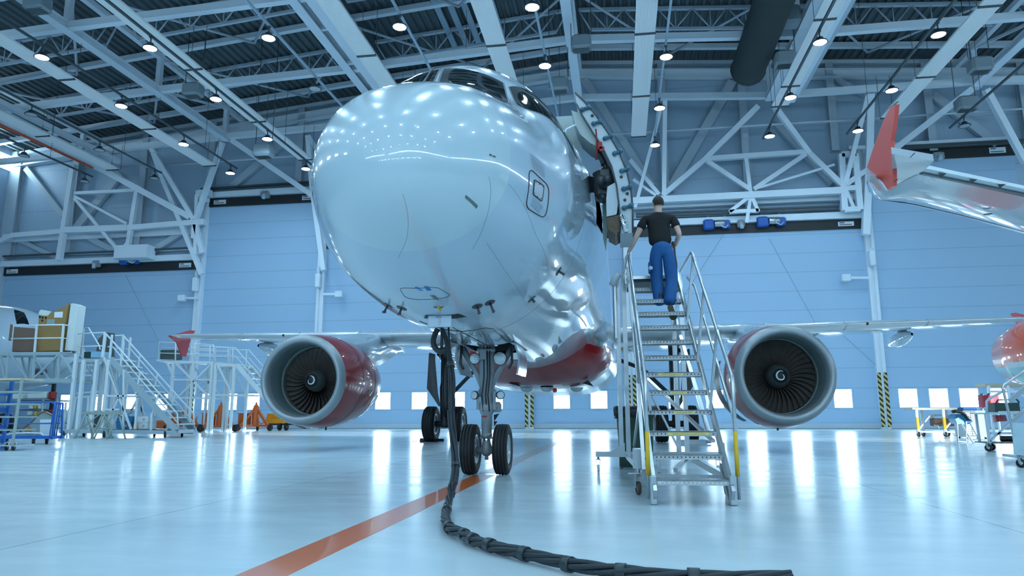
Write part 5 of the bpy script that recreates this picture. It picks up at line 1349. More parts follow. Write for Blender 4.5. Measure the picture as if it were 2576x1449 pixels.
shoe('shoe', (al.x + .01, al.y - 0.07, zt + 0.028), (al.x - .0, al.y + 0.21, zt + 0.028), (0, 0, 1), 'boot')
shoe('shoe', ar + V((0.0, -0.06, -0.02)), ar + V((0.06, -0.03, -0.235)), (0.15, 0.97, 0.1), 'boot')

# ================================================================== GROUND POWER CABLE
def smooth(pts, n=8):
    pts = [V(p) for p in pts]; out = []
    for i in range(len(pts) - 1):
        p0 = pts[max(i - 1, 0)]; p1, p2 = pts[i], pts[i + 1]; p3 = pts[min(i + 2, len(pts) - 1)]
        for k in range(n):
            t = k / n; out.append(0.5 * ((2 * p1) + (p2 - p0) * t + (2 * p0 - 5 * p1 + 4 * p2 - p3) * t * t + (3 * p1 - p0 - 3 * p2 + p3) * t ** 3))
    out.append(pts[-1]); return out
hang = [(1113, 828, 2.34), (1122, 856, 2.30), (1131, 900, 2.2), (1137, 950, 2.06), (1136, 1005, 1.9), (1136, 1062, 1.72), (1140, 1110, 1.56), (1145, 1150, 1.43), (1146, 1182, 1.33), (1140, 1216, 1.21), (1132, 1250, 1.09)]
lie = [(1125, 1280), (1119, 1297), (1123, 1318), (1138, 1333), (1165, 1343), (1190, 1357), (1232, 1371), (1290, 1386), (1350, 1400), (1420, 1417), (1500, 1432), (1600, 1441), (1700, 1449), (1830, 1452), (1990, 1450)]
path = smooth([at_y(*p) for p in hang] + [at_z(px, py, 0.052) for px, py in lie], 8)
PC = thing('power_cable', 'thick black twisted power cable hanging from the aircraft and snaking over the floor', 'cable', (path[-60].x, path[-60].y, 0))
ACC = [0.0]
for i in range(1, len(path)): ACC.append(ACC[-1] + (path[i] - path[i - 1]).length)
def frame(i):
    t = (path[min(i + 1, len(path) - 1)] - path[max(i - 1, 0)]).normalized(); a = V((0, 0, 1)) if abs(t.z) < 0.8 else V((0, 1, 0)); x = t.cross(a).normalized(); return x, x.cross(t)
for k in range(5):
    pts = []
    for i, p in enumerate(path):
        x, y = frame(i); s_ = ACC[i]
        fl = p.z < 0.12
        tw = s_ * 5.5 if fl else s_ * 1.1
        rr = 0.026 * (1 + 0.22 * math.sin(s_ * 9 + k)) * (min(1, 0.25 + s_ * 1.1)); a = 2 * PI * k / 5 + tw
        q = p + x * (rr * math.cos(a)) + y * (rr * 0.9 * math.sin(a))
        q.z = max(q.z, 0.017); pts.append(q)
    b = MB(); b.pipe(pts, 0.0165, 8); b.build('strand', 'cable', PC)
for fz in (0.09, 0.30, 0.44, 0.535, 0.60, 0.635, 0.675, 0.735, 0.80, 0.86, 0.93):
    i = min(int(fz * len(path)), len(path) - 4); seg = path[i:i + 3]; seg = [lerp(seg[0], seg[2], t) for t in (0.0, 0.3, 0.5, 0.7, 1.0)] if (seg[2] - seg[0]).length < .16 else [lerp(seg[0], seg[1], t) for t in (0, .5, 1)]
    seg = [V((q.x, q.y, max(q.z, 0.05))) for q in seg]
    b = MB(); b.pipe(seg, 0.046, 14); b.build('tape_wrap', 'tape', PC)
b = MB(); b.pipe(smooth([at_y(1101, 828, 2.36), at_y(1094, 842, 2.34), at_y(1090, 858, 2.3), at_y(1094, 874, 2.28), at_y(1106, 884, 2.26), at_y(1120, 882, 2.26), at_y(1131, 876, 2.27)], 5), 0.034, 12); b.build('plug_loop', 'cable', PC)
b = MB()
for (px, w) in ((1111, .018), (1128, .012)): b.pipe([at_y(px, 812, 2.40), at_y(px + 1, 835, 2.36), at_y(px + (0 if px < 1120 else 4), 880, 2.28)], w, 8)
b.build('plug_lead', 'cable', PC)

# ================================================================== BIN, CHOCKS
c0, c1 = ground(1557, 1181), ground(1632, 1182)
bx, by, bw = (c0.x + c1.x) / 2 + 0.05, c0.y + 0.30, (c1.x - c0.x) + 0.12
BN = thing('waste_bin', 'green wheeled bin lined with a black bag behind the stairs', 'bin', (bx, by, 0))
rows = []
for z, k in ((0.03, .86), (0.06, .9), (0.5, .96), (0.92, 1.03), (0.92, 1.08), (0.97, 1.08)):
    w = bw * k / 2; d = 0.30 * k; r_ = 0.05
    rows.append([V((bx + sx * (w - r_) + r_ * math.cos(a), by + sy * (d - r_) + r_ * math.sin(a), z)) for sx, sy, a0 in ((1, 1, 0), (-1, 1, PI / 2), (-1, -1, PI), (1, -1, 1.5 * PI)) for a in (a0, a0 + PI / 4, a0 + PI / 2)])
b = MB(); b.grid(rows, True, True); b.add(rows[0], [tuple(range(12))]); b.build('bin_body', 'bin_green', BN)
b = MB(); rows = []
for i, (z, k) in enumerate(((0.84, 1.14), (0.90, 1.20), (0.98, 1.2), (1.03, 1.16), (1.03, 0.95), (0.9, 0.85))):
    rows.append([V((bx + bw / 2 * k * math.copysign(abs(math.cos(a)) ** .5, math.cos(a)) * (1 + .03 * math.sin(7 * a + i)), by + 0.30 * k * math.copysign(abs(math.sin(a)) ** .5, math.sin(a)) * (1 + .03 * math.cos(5 * a + i)), z + 0.015 * math.sin(6 * a + i))) for a in [2 * PI * j / 40 for j in range(40)]])
b.grid(rows, True, True); b.build('bin_liner', 'bag_black', BN)
for s in (-1, 1):
    b = MB(); b.lathe([(0, -.03), (.08, -.03), (.1, -.02), (.1, .02), (.08, .03), (0, .03)], (bx + s * bw * .42, by + 0.24, 0.10), 'X', 18); b.build('wheel', 'rubber', BN)
c = ground(1080, 1111)
for (dx, w, dyy, lab) in ((0.0, 0.62, -0.05, 'black rubber wheel chock in front of the left main wheel'),):
    t = thing('wheel_chock', lab, 'chock', (c.x, c.y, 0)); b = MB(); b.prism([(c.x - w / 2, c.y - .10, 0), (c.x - w / 2, c.y + .12, 0), (c.x - w / 2, c.y + .05, 0.11), (c.x - w / 2, c.y - .06, 0.11)], (w, 0, 0)); b.build('block', 'rubber', t)
    b = MB(); b.tube((c.x - w / 2 - .005, c.y, .05), (c.x + w / 2 + .18, c.y + .02, .05), 0.045, 10); b.build('roller', 'rubber', t)
    b = MB(); b.span((c.x - .2, c.y - .112, .07), (c.x + .2, c.y - .09, .085)); b.build('edge_stripe', 'label_yellow', t)
    b = MB(); b.pipe([(c.x - w / 2, c.y, .05), (c.x - w / 2 - .12, c.y - .03, .008), (c.x - w / 2 - .3, c.y + .05, .008)], 0.007, 6); b.build('rope', 'cable', t)
c = ground(1738, 1117)
t = thing('wheel_chock', 'pale wheel chock by the right main wheel behind the stairs', 'chock', (c.x, c.y, 0)); b = MB(); b.prism([(c.x - .35, c.y - .12, 0), (c.x - .35, c.y + .12, 0), (c.x - .35, c.y + .06, .13), (c.x - .35, c.y - .06, .13)], (.8, 0, 0)); b.build('block', 'steel_grey', t)
b = MB(); b.tube((c.x + .42, c.y, .07), (c.x + .6, c.y, .07), .05, 10); b.build('roller', 'steel_grey', t)
# ================================================================== LEFT SIDE EQUIPMENT
YA = 20.9
def A(px, py, dy=0.0): return at_y(px, py, YA + dy)
DP = V((0, 1.15, 0))
PA_ = thing('maintenance_platform', 'large grey work platform with boxes on it and stairs down to the right', 'platform', (A(300, 1100).x, YA, 0))
def deck(parent, pts, depth, th, m='platform_steel'):
    b = MB(); b.prism([p + V((0, 0, 0)) for p in pts] + [p - V((0, 0, th)) for p in reversed(pts)], (0, depth, 0)); return b.build('deck', m, parent)
deck(PA_, [A(-40, 886.5), A(154, 884.5)], 1.15, 0.14); deck(PA_, [A(190, 903), A(277, 900.5)], 1.15, 0.14)
b = MB(); b.beam(A(-40, 957), A(185, 957), 0.2, 0.16); b.beam(A(-40, 957) + DP, A(185, 957) + DP, 0.2, 0.16)
for i in range(8): p = lerp(A(-30, 960), A(185, 960), i / 7); b.beam(p, p + DP, 0.06, 0.06)
b.build('lower_frame', 'platform_steel', PA_)
b = MB()
for d_ in (V(), DP):
    for (x0, y0, x1, y1) in ((28, 892, 70, 953), (150, 890, 82, 955), (0, 892, 14, 953), (152, 892, 188, 945), (275, 908, 300, 990), (262, 1060, 285, 1035)): b.beam(A(x0, y0) + d_, A(x1, y1) + d_, 0.09, 0.07)
    for px in (20, 86, 149): b.beam(A(px + 2, 888) + d_, A(px - 4, 957) + d_, 0.08, 0.08)
b.build('truss_brace', 'platform_steel', PA_)
for (x0, y0, x1, dz) in ((193, 890, 180, 0), (275, 905, 262, 0), (212, 905, 203, 0), (245, 905, 236, 0)):
    for d_ in (V(), DP):
        p = A(x0, y0) + d_; b = MB(); b.beam((p.x, p.y, p.z), (p.x, p.y, 0.32), 0.13, 0.13); b.build('column', 'platform_white', PA_)
for d_ in (V(), DP):
    # guard rails on the upper and lower deck
    b = MB()
    b.pipe([A(28, 886) + d_, A(35, 818.5) + d_, A(160, 817) + d_], 0.035, 8); b.tube(A(28, 852) + d_, A(155, 850) + d_, 0.028, 8)
    for px in (93, 160): b.beam(A(px, 817) + d_, A(px - 6, 886) + d_, 0.08, 0.06)
    b.build('guard_rail', 'platform_white', PA_)
b = MB(); e = A(160, 817); f_ = A(155, 850); b.tube(e, e + DP, 0.03, 8); b.tube(f_, f_ + DP, 0.025, 8); b.pipe([e + DP, e + DP + V((0.25, 0, 0)), A(250, 870) , A(252, 880)], 0.03, 8); b.build('guard_rail', 'platform_white', PA_)
for d_ in (V(), DP):
    b = MB(); b.beam(A(265, 838) + d_, A(258, 900) + d_, 0.10, 0.08); b.beam(A(282, 842) + d_, A(276, 902) + d_, 0.08, 0.06); b.tube(A(196, 840) + d_, A(265, 836) + d_, 0.025, 8); b.tube(A(196, 872) + d_, A(262, 870) + d_, 0.025, 8); b.build('gate_post', 'platform_white', PA_)
# stair flight
S0, S1 = A(277, 903), A(446, 1086)
for d_ in (V((0, .03, 0)), DP):
    b = MB(); b.beam(S0 + d_, S1 + d_, 0.06, 0.24); b.build('stringer', 'platform_steel', PA_)
    b = MB(); R0 = A(262, 836); R1 = A(445, 1040); b.pipe([A(258, 842) + d_, R0 + d_, lerp(R0, R1, 0.05) + d_, R1 + d_, A(447, 1075) + d_], 0.035, 8); b.pipe([A(270, 872) + d_, A(282, 872) + d_, A(447, 1065) + d_], 0.028, 8)
    for t in (0.25, 0.5, 0.75): q = lerp(R0, R1, t) + d_; s_ = lerp(S0, S1, t) + d_; b.beam(q, s_ + V((-.35, 0, 0)), 0.05, 0.05)
    b.build('stair_rail', 'platform_white', PA_)
for i in range(11):
    p = lerp(S0, S1, (i + 0.4) / 11.2); b = MB(); b.box(p + V((0.12, 0.6, 0.08)), (0.30, 1.08, 0.05)); b.build('step', 'platform_white', PA_)
b = MB()
for d_ in (V(), DP): b.beam(A(150, 1084) + d_, A(446, 1088) + d_, 0.12, 0.16)
for px in (152, 260, 340, 444): b.beam(A(px, 1086), A(px, 1086) + DP, 0.12, 0.14)
b.span(A(160, 1080) + V((0, .1, 0)), A(440, 1081) + V((0, 1.1, .02))); b.build('base_frame', 'platform_steel', PA_)
b = MB()
for d_ in (V(), DP):
    for (x0, y0, x1, y1) in ((262, 900, 330, 1080), (300, 1000, 262, 1078), (345, 1000, 340, 1080), (262, 996, 345, 996), (382, 1040, 380, 1084), (312, 930, 310, 1080), (262, 1030, 300, 1030)): b.beam(A(x0, y0) + d_, A(x1, y1) + d_, 0.07, 0.07)
b.build('under_brace', 'platform_white', PA_)
for (px, dd) in ((415, 0), (415, 1.15), (160, 0), (160, 1.15), (262, 0), (345, 1.1)): p = A(px, 1095); caster(PA_, (p.x, p.y + dd, 0.14), 0.14, 0.08, 'rubber', 0.5, 0.10)

# boxes lying on the upper deck
def prism_px(px, Yd, depth, name, m, label=None, cat=None, parent=None):
    b = MB(); b.prism([A(x, y, Yd) for x, y in px], (0, depth, 0)); return b.build(name, m, parent)
def restbox(pts, dyy, depth, name, m, label, cat, group=None):
    o = prism_px(pts, dyy, depth, name, m); return tag(o, label, cat, group)
bx1 = thing('cardboard_box', 'tall torn open cardboard box on the work platform', 'box', A(125, 884, 0.3))
b = MB(); b.prism([A(x, y, 0.25) for x, y in ((93, 883.5), (152, 882), (172, 765), (166, 766), (162, 774), (147, 776), (142, 782), (130, 784), (122, 795), (98, 793))], (0, 0.6, 0)); b.build('box_body', 'cardboard', bx1)
b = MB(); b.prism([A(x, y, 0.23) for x, y in ((137, 785), (158, 784), (157, 799), (136, 799))], (0, 0.01, 0)); b.build('paper_label', 'paper_white', bx1)
b = MB(); b.prism([A(x, y, 0.235) for x, y in ((119, 803), (138, 803), (137, 815), (117, 816))], (0, 0.01, 0)); b.build('brown_label', 'board_grey', bx1)
b = MB()
for (x, y) in ((100, 797), (107, 798), (115, 799), (106, 806)): b.prism([A(x - 2, y - 2, 0.235), A(x + 2, y - 2, 0.235), A(x + 2, y + 3, .235), A(x - 2, y + 3, .235)], (0, .01, 0))
b.build('punch_hole', 'black', bx1)
restbox(((163, 881.5), (182, 882), (197, 768), (184, 763), (178, 764)), 0.30, 0.45, 'foam_board', 'foam_white', 'tall white foam board standing against the big cardboard box', 'board')
restbox(((96, 791), (100, 781), (104, 779), (128, 785), (119, 796)), 0.28, 0.5, 'foam_block', 'foam_white', 'white foam wedge lying on the torn cardboard box', 'foam')
restbox(((28, 884.5), (86, 883.8), (88, 826), (32, 822)), 0.35, 0.5, 'cardboard_box', 'cardboard_brown', 'squat brown carton beside the tall torn box', 'box')
restbox(((21, 857), (28, 857), (33, 818), (26, 815)), 0.27, 0.03, 'cardboard_sheet', 'cardboard_brown', 'narrow cardboard sheet behind the platform rail at the left', 'cardboard')
restbox(((186, 903), (186, 870), (181, 858), (181, 885)), 0.8, 0.1, 'wooden_strip', 'cardboard', 'thin strip leaning right of the white foam board', 'board')
restbox(((228, 900), (253, 899.8), (254, 884), (229, 884)), 0.3, 0.5, 'tool_case', mat('pale_blue', (0.28, 0.55, 0.72), 0.5), 'pale blue box on the lower deck at the head of the stairs', 'box')
restbox(((211, 901), (227, 900.5), (227, 885), (212, 885)), 0.4, 0.4, 'tool_case', 'dark_green', 'dark green box beside the pale blue box on the platform', 'box')
restbox(((240, 900), (283, 899), (284, 838), (264, 836), (246, 855)), 0.95, 0.12, 'dark_panel', 'blue_frame' if False else 'grey_crate', 'dark upright panel behind the gate at the top of the stairs', 'panel')
# boxes below, standing on the platform base
zb_ = None
def floorbox(x0, x1, ytop, ybot, dyy, depth, name, m, label, cat, lid=None):
    p = A(x0, ybot, dyy); q = A(x1, ytop, dyy); t = thing(name, label, cat, ((p.x + q.x) / 2, p.y, p.z))
    b = MB(); b.cbox(((p.x + q.x) / 2, p.y + depth / 2, (p.z + q.z) / 2), (q.x - p.x, depth, q.z - p.z), 0.03); b.build('box_body', m, t)
    if lid:
        zm = lerp(p.z, q.z, 0.52); b = MB(); b.span((p.x - .01, p.y - .012, zm - .015), (q.x + .01, p.y + depth + .01, zm + .015)); b.build('joint_band', lid, t)
        b = MB()
        for zz in (lerp(p.z, q.z, .28), lerp(p.z, q.z, .76)): b.span((lerp(p.x, q.x, .6), p.y - .03, zz - .05), (lerp(p.x, q.x, .75), p.y + .01, zz + .04))
        b.build('latch', 'wood', t)
    return t
floorbox(290, 331, 1047, 1080, 0.25, 0.6, 'tool_chest', 'blue_box', 'blue two drawer tool chest under the platform stairs', 'chest', 'blue_frame')
floorbox(338, 373, 1047, 1080, 0.3, 0.6, 'storage_crate', 'plate_white', 'white crate beside the blue tool chest', 'crate', 'steel_grey')
c = A(341, 1066, 0.22); b = MB(); b.lathe([(0.0, 0.35), (0.05, 0.33), (0.09, 0.1), (0.11, 0.0), (0, 0)], c - V((0, 0, .25)), 'Z', 14); one(b, 'warning_cone', 'amber', 'small orange cone like funnel against the white crate', 'cone')
floorbox(225, 258, 1040, 1075, 0.9, 0.5, 'storage_crate', 'grey_crate', 'dark grey crate under the platform left of the blue chest', 'crate')
# sawhorse trestles in front of the platform
def trestle(px, py, wpx, lab):
    g0 = ground(px, py); d = (g0 - CAMP).length; w = wpx * d / FPX; h = 0.98; t = thing('trestle', lab, 'trestle', g0, 'green trestles by the platform')
    b = MB(); b.beam(g0 + V((-w / 2, .3, h)), g0 + V((w / 2, .3, h)), 0.12, 0.12); b.build('top_bar', 'green_grey', t)
    for s in (-1, 1):
        for k in (-1, 1): b = MB(); b.tube(g0 + V((s * w * .34, .3, h)), g0 + V((s * w * .34 + k * 0.2, .3 + .25 * k, 0.0)), 0.035, 8); b.build('leg', 'green_grey', t)
    b = MB(); b.tube(g0 + V((-w * .42 + .15, .15, .45)), g0 + V((w * .42 - .1, .15, .95)), .02, 6); b.tube(g0 + V((w * .42 - .15, .15, .45)), g0 + V((-w * .42 + .1, .15, .95)), .02, 6); b.tube(g0 + V((-w * .42, .18, .4)), g0 + V((w * .42, .18, .4)), .02, 6); b.build('cross_bar', 'green_grey', t)
trestle(218, 1104, 58, 'folding trestle nearer the blue cart, in front of the platform'); trestle(262, 1105, 46, 'folding trestle nearest the blue tool chest, in front of the platform')

# second platform, behind the wing tip
YB = 28.6
def B(px, py, dy=0.0): return at_y(px, py, YB + dy)
PB_ = thing('maintenance_platform', 'pale distant work platform below the left wing tip', 'platform', (B(490, 1088).x, YB, 0)); DB = V((0, 1.4, 0))
deck(PB_, [B(412, 907), B(536, 909)], 1.4, 0.12, 'platform_white'); deck(PB_, [B(540, 914), B(596, 915)], 1.4, 0.12, 'platform_white')
for d_ in (V(), DB):
    b = MB(); b.pipe([B(399, 903) + d_, B(401, 860) + d_, B(538, 868) + d_, B(538, 908) + d_], 0.035, 8)
    for yy in (876, 890): b.tube(B(400, yy - 2) + d_, B(538, yy + 2) + d_, 0.025, 8)
    for px in (441, 490): b.tube(B(px + 1, 862) + d_, B(px, 908) + d_, 0.035, 8)
    b.build('guard_rail', 'platform_white', PB_)
    b = MB(); b.pipe([B(542, 914) + d_, B(543, 873) + d_, B(592, 875) + d_, B(664, 958) + d_], 0.032, 8); b.pipe([B(543, 893) + d_, B(592, 895) + d_, B(664, 978) + d_], 0.026, 8); b.tube(B(586, 875) + d_, B(584, 915) + d_, .03, 8); b.tube(B(630, 920) + d_, B(615, 938) + d_, .025, 6); b.build('stair_rail', 'platform_white', PB_)
    b = MB(); b.beam(B(596, 918) + d_, B(700, 1040) + d_, 0.06, 0.22); b.build('stringer', 'platform_white', PB_)
for i in range(8):
    p = lerp(B(598, 922), B(700, 1040), i / 8); b = MB(); b.box(p + V((.1, .7, .0)), (.26, 1.3, .05)); b.build('step', 'platform_steel', PB_)
for (x0, y0) in ((437, 910), (487, 910), (535, 911), (543, 917), (590, 917)):
    for d_ in (V(), DB): p = B(x0, y0) + d_; b = MB(); b.beam(p, (p.x, p.y, 0), 0.12, 0.12); b.build('column', 'platform_white', PB_)
b = MB()
for d_ in (V(), DB):
    for (x0, y0, x1, y1) in ((443, 914, 527, 1000), (533, 914, 447, 1000), (438, 955, 533, 955), (547, 918, 584, 990), (420, 912, 437, 950), (436, 1000, 535, 1002), (540, 994, 640, 994), (395, 906, 420, 912)): b.beam(B(x0, y0) + d_, B(x1, y1) + d_, 0.09, 0.08)
b.build('truss_brace', 'platform_white', PB_)
p, q = B(401, 905, .3), B(438, 881, .3); b = MB(); b.cbox(((p.x + q.x) / 2, p.y + .4, (p.z + q.z) / 2 + .03), (q.x - p.x, .8, q.z - p.z), .03); one(b, 'storage_crate', 'grey_crate', 'dark crate on the distant platform under the wing tip', 'crate')

# orange aircraft jacks
def jack(px, py, hpx, lab, box_side=-1, mirror=1):
    g0 = ground(px, py); d = (g0 - CAMP).dot(_f); s = d / FPX; h = hpx * s; t = thing('aircraft_jack', lab, 'jack', g0, 'orange aircraft jacks')
    b = MB(); b.lathe([(0.20, 0.30), (0.20, 0.75 * h), (0.12, 0.90 * h), (0.06, 0.93 * h), (0.06, 0.98 * h), (0.03, h), (0, h + .06)], g0, 'Z', 18); b.build('ram', 'orange_paint', t)
    for k in range(3):
        a = rad(90 + 120 * k + 20); e = V((math.cos(a), math.sin(a), 0)); b = MB(); b.beam(g0 + e * 0.15 + V((0, 0, .72 * h)), g0 + e * 0.85 + V((0, 0, .28)), 0.14, 0.12, e); b.beam(g0 + V((0, 0, .3)), g0 + e * 0.9 + V((0, 0, .28)), 0.14, 0.12); b.build('leg', 'orange_paint', t)
        c = g0 + e * 1.0 + V((0, 0, .19)); b = MB(); b.lathe([(0, -.07), (.08, -.07), (.17, -.06), (.19, -.03), (.19, .03), (.17, .06), (.08, .07), (0, .07)], c, tuple(V((e.y, -e.x, 0))), 20); b.build('wheel', 'rubber', t)
    b = MB(); b.cbox(g0 + V((box_side * 0.55, -0.2, 0.62)), (0.55, 0.5, 0.62), 0.04); b.box(g0 + V((box_side * .55, -.2, .96)), (0.58, .53, .05)); b.build('pump_box', 'orange_dark', t)
    b = MB(); b.pipe([g0 + V((.2, -.2, .6)), g0 + V((.5, -.35, .4)), g0 + V((.8, -.3, .5)), g0 + V((.85, -.3, .8))], .03, 6); b.build('tow_handle', 'orange_dark', t)
    return t
jack(552, 1086, 72, 'orange tripod jack, middle of the three, left of the red engine', -1)
jack(641, 1084, 71, 'orange tripod jack just left of the amber trailer', -1)
jack(466, 1084, 68, 'orange tripod jack partly behind the platform stairs', -1)
g0 = ground(400, 1085); b = MB(); b.cbox(g0 + V((0, .5, .3)), (1.2, .8, .6), .1); one(b, 'jack_base', 'orange_dark', 'low orange machine base behind the platform stairs', 'machine')
# amber trailer
g0 = ground(702, 1083); s = (g0 - CAMP).dot(_f) / FPX
t = thing('tank_trailer', 'amber yellow trailer box partly hidden by the left engine', 'trailer', g0)
x0 = (668 - 702) * s; x1 = (733 - 702) * s
b = MB(); b.prism([g0 + V((x0, 0, .42)), g0 + V((x1, 0, .42)), g0 + V((x1 + .02, 0, .62)), g0 + V((x1 - .3, 0, .92)), g0 + V((x0, 0, .92))], (0, 1.2, 0)); b.build('body', 'amber', t)
b = MB(); b.span(g0 + V((x0 - .02, -.03, .90)), g0 + V((x1 - .28, 1.22, .96))); b.build('lid', 'amber', t)
b = MB()
for k in (0, 1): b.span(g0 + V((x0 + .25, -.006, .68 + .06 * k)), g0 + V((x0 + .75, .0, .70 + .06 * k)))
b.build('body_print', 'orange_dark', t)
for dx in (0.0, 0.33): b = MB(); b.lathe([(0, -.08), (.09, -.08), (.19, -.07), (.21, -.03), (.21, .03), (.19, .07), (.09, .08), (0, .08)], g0 + V((dx, .05 + dx * .5, .21)), 'X', 22); b.build('wheel', 'rubber', t)
b = MB(); b.beam(g0 + V((x0, .2, .35)), g0 + V((x1 + .5, .2, .35)), .1, .1); b.tube(g0 + V((x1 + .2, .2, .3)), g0 + V((x1 + .9, 0, .12)), .04, 6); b.build('chassis', 'gear_dark', t)

# blue cart with grey house shaped panels
YC = ground(85, 1118).y
def C_(px, py, dy=0.0): return at_y(px, py, YC + dy)
t = thing('transport_cart', 'low blue railed cart at the left carrying grey panels', 'cart', (C_(70, 1118).x, YC, 0))
b = MB(); b.span(C_(-40, 1096), C_(132, 1104) + V((0, .5, 0))); b.build('cart_bed', 'blue_frame', t)
b = MB(); b.pipe([C_(-40, 1011), C_(128, 1011), C_(137, 1014), C_(139, 1022), C_(130, 1105)], 0.03, 8); b.tube(C_(-40, 1066), C_(134, 1065), .022, 8); b.tube(C_(137, 1014), C_(137, 1014) + V((0, .35, 0)), .03, 8); b.tube(C_(133, 1104) + V((0, .35, 0)), C_(137, 1014) + V((0, .35, 0)), .03, 8)
for k in range(4): p = C_(137, 1016) + V((0, .09 * k, 0)); b.tube(p, V((p.x - .05, p.y, C_(132, 1100).z)), .018, 6)
b.build('cart_rail', 'blue_frame', t)
for (px, dd) in ((78, 0.1), (96, 0.35), (10, 0.1)): p = C_(px, 1110); caster(t, (p.x, p.y + dd, 0.12), 0.12, 0.07, 'rubber', 0.6, .06)
pn = thing('grey_panel', 'grey house shaped panel standing on the blue cart', 'panel', C_(95, 1096, .35))
b = MB(); b.prism([C_(x, y, .35) for x, y in ((47, 1093), (132, 1096), (132, 1046), (111, 1035), (98, 1042), (76, 1064), (55, 1080))], (0, .12, 0)); b.build('panel_body', 'board_grey', pn)
b = MB(); b.prism([C_(x, y, .34) for x, y in ((100, 1094), (131, 1095), (131, 1055), (101, 1055))], (0, .01, 0)); b.build('pale_field', 'plate_white', pn)
b = MB(); b.prism([C_(x, y, .33) for x, y in ((62, 1091), (78, 1091), (78, 1077), (74, 1073), (66, 1073), (62, 1077))], (0, .02, 0)); b.build('round_hatch', 'cardboard', pn)
b = MB(); b.pipe([C_(x, y, .33) for x, y in ((47, 1092), (55, 1080), (76, 1064), (98, 1042), (111, 1035), (132, 1046))], .02, 6); b.build('edge_trim', 'cardboard_brown', pn)
b = MB(); b.pipe([C_(x, y, .1) for x, y in ((0, 1096), (40, 1090), (70, 1089), (104, 1090), (108, 1095), (132, 1096))], .025, 8); one(b, 'hose', 'steel_white', 'pale hose lying along the front of the blue cart', 'hose')
# tall shelf trolley at the very left
YD = ground(24, 1134).y
def D_(px, py, dy=0.0): return at_y(px, py, YD + dy)
t = thing('shelf_trolley', 'tall grey shelf trolley at the left edge of the picture', 'trolley', (D_(0, 1134).x, YD, 0))
for i, (yy, xr) in enumerate(((952, 56), (984, 52), (1015, 47), (1047, 41), (1080, 37), (1119, 32))):
    b = MB(); b.span(D_(-60, yy), D_(xr, yy + 4) + V((0, .7, 0))); b.build('shelf', 'platform_steel' if i == 5 else 'wood' if i < 1 else 'board_grey', t)
for dd in (0, .7):
    b = MB(); b.beam(D_(56, 952, dd), D_(31, 1122, dd), .05, .05); b.build('upright', 'board_grey', t)
for px in (26, 8): p = D_(px, 1128); caster(t, (p.x, p.y + .1, .09), .09, .05, 'rubber', .4, .05)
t = thing('blue_ladder', 'blue ladder like frame behind the grey shelf trolley', 'frame', (D_(10, 1118, 1.0).x, YD + 1.0, 0))
b = MB(); b.beam(D_(31, 958, 1), D_(22, 1020, 1), .1, .06); b.beam(D_(26, 990, 1), D_(14, 1075, 1), .1, .06); b.beam(D_(13, 1075, 1), V((D_(8, 1112, 1).x, YD + 1, 0)), .09, .06)
for yy, x1 in ((990, 25), (1031, 20), (1075, 14), (1108, 8)): b.beam(D_(-60, yy, 1), D_(x1, yy, 1), .08, .12)
b.build('frame', 'blue_frame', t)
# parts racks between cart and platform
t = thing('parts_rack', 'low rack with jars and parcels behind the blue cart', 'rack', ground(95, 1092)); YE = ORG[t.name].y
def E_(px, py, dy=0.0): return at_y(px, py, YE + dy)
for yy in (1006, 1030, 1046, 1064): b = MB(); b.span(E_(45, yy), E_(145, yy + 2) + V((0, .6, 0))); b.build('shelf', 'gear_dark', t)
for px in (45, 110, 145): p = E_(px, 1005); b = MB(); b.beam(p, (p.x, p.y, 0), .06, .06); b.build('upright', 'steel_grey', t)
for (x0, x1, y0, y1, m_, lab, nm) in ((66, 115, 985, 1003, 'foam_white', 'long white box on top of the parts rack', 'white_box'), (25, 56, 990, 1004, 'foam_white', 'white box nearer the left edge on the parts rack', 'white_box'), (70, 82, 1014, 1029, 'mark_white', 'white jar on the parts rack, left of the yellow one', 'jar'), (84, 91, 1014, 1029, 'yellow', 'yellow jar on the parts rack', 'jar'), (93, 103, 1014, 1029, 'mark_white', 'white jar right of the yellow jar', 'jar'), (66, 80, 1032, 1045, 'steel_white', 'grey parcel on the middle rack shelf', 'parcel'), (83, 92, 1034, 1045, 'label_yellow', 'yellow parcel on the middle rack shelf', 'parcel'), (118, 130, 985, 1004, 'strap_red', 'red strap reel on the rack', 'reel')):
    p, q = E_(x0, y1, .1), E_(x1, y0, .1); b = MB(); b.cbox(((p.x + q.x) / 2, p.y + .2, (p.z + q.z) / 2), (q.x - p.x, .35, q.z - p.z), .03); one(b, nm, m_, lab, nm.split('_')[-1])
t = thing('hydraulic_post', 'black bellows post on a red foot behind the blue cart', 'post', ground(137, 1088)); YF_ = ORG[t.name].y
p = at_y(137, 960, YF_); b = MB(); b.lathe([(0.10 + .02 * (i % 2), i * (p.z - 1.2) / 24) for i in range(25)], (p.x, p.y, 1.2), 'Z', 14); b.build('bellows', 'rubber', t)
b = MB(); b.lathe([(0, 0), (.16, 0), (.16, .9), (.3, .95), (.3, 1.2), (0, 1.2)], (p.x, p.y, 0), 'Z', 16); b.build('foot', 'strap_red', t)
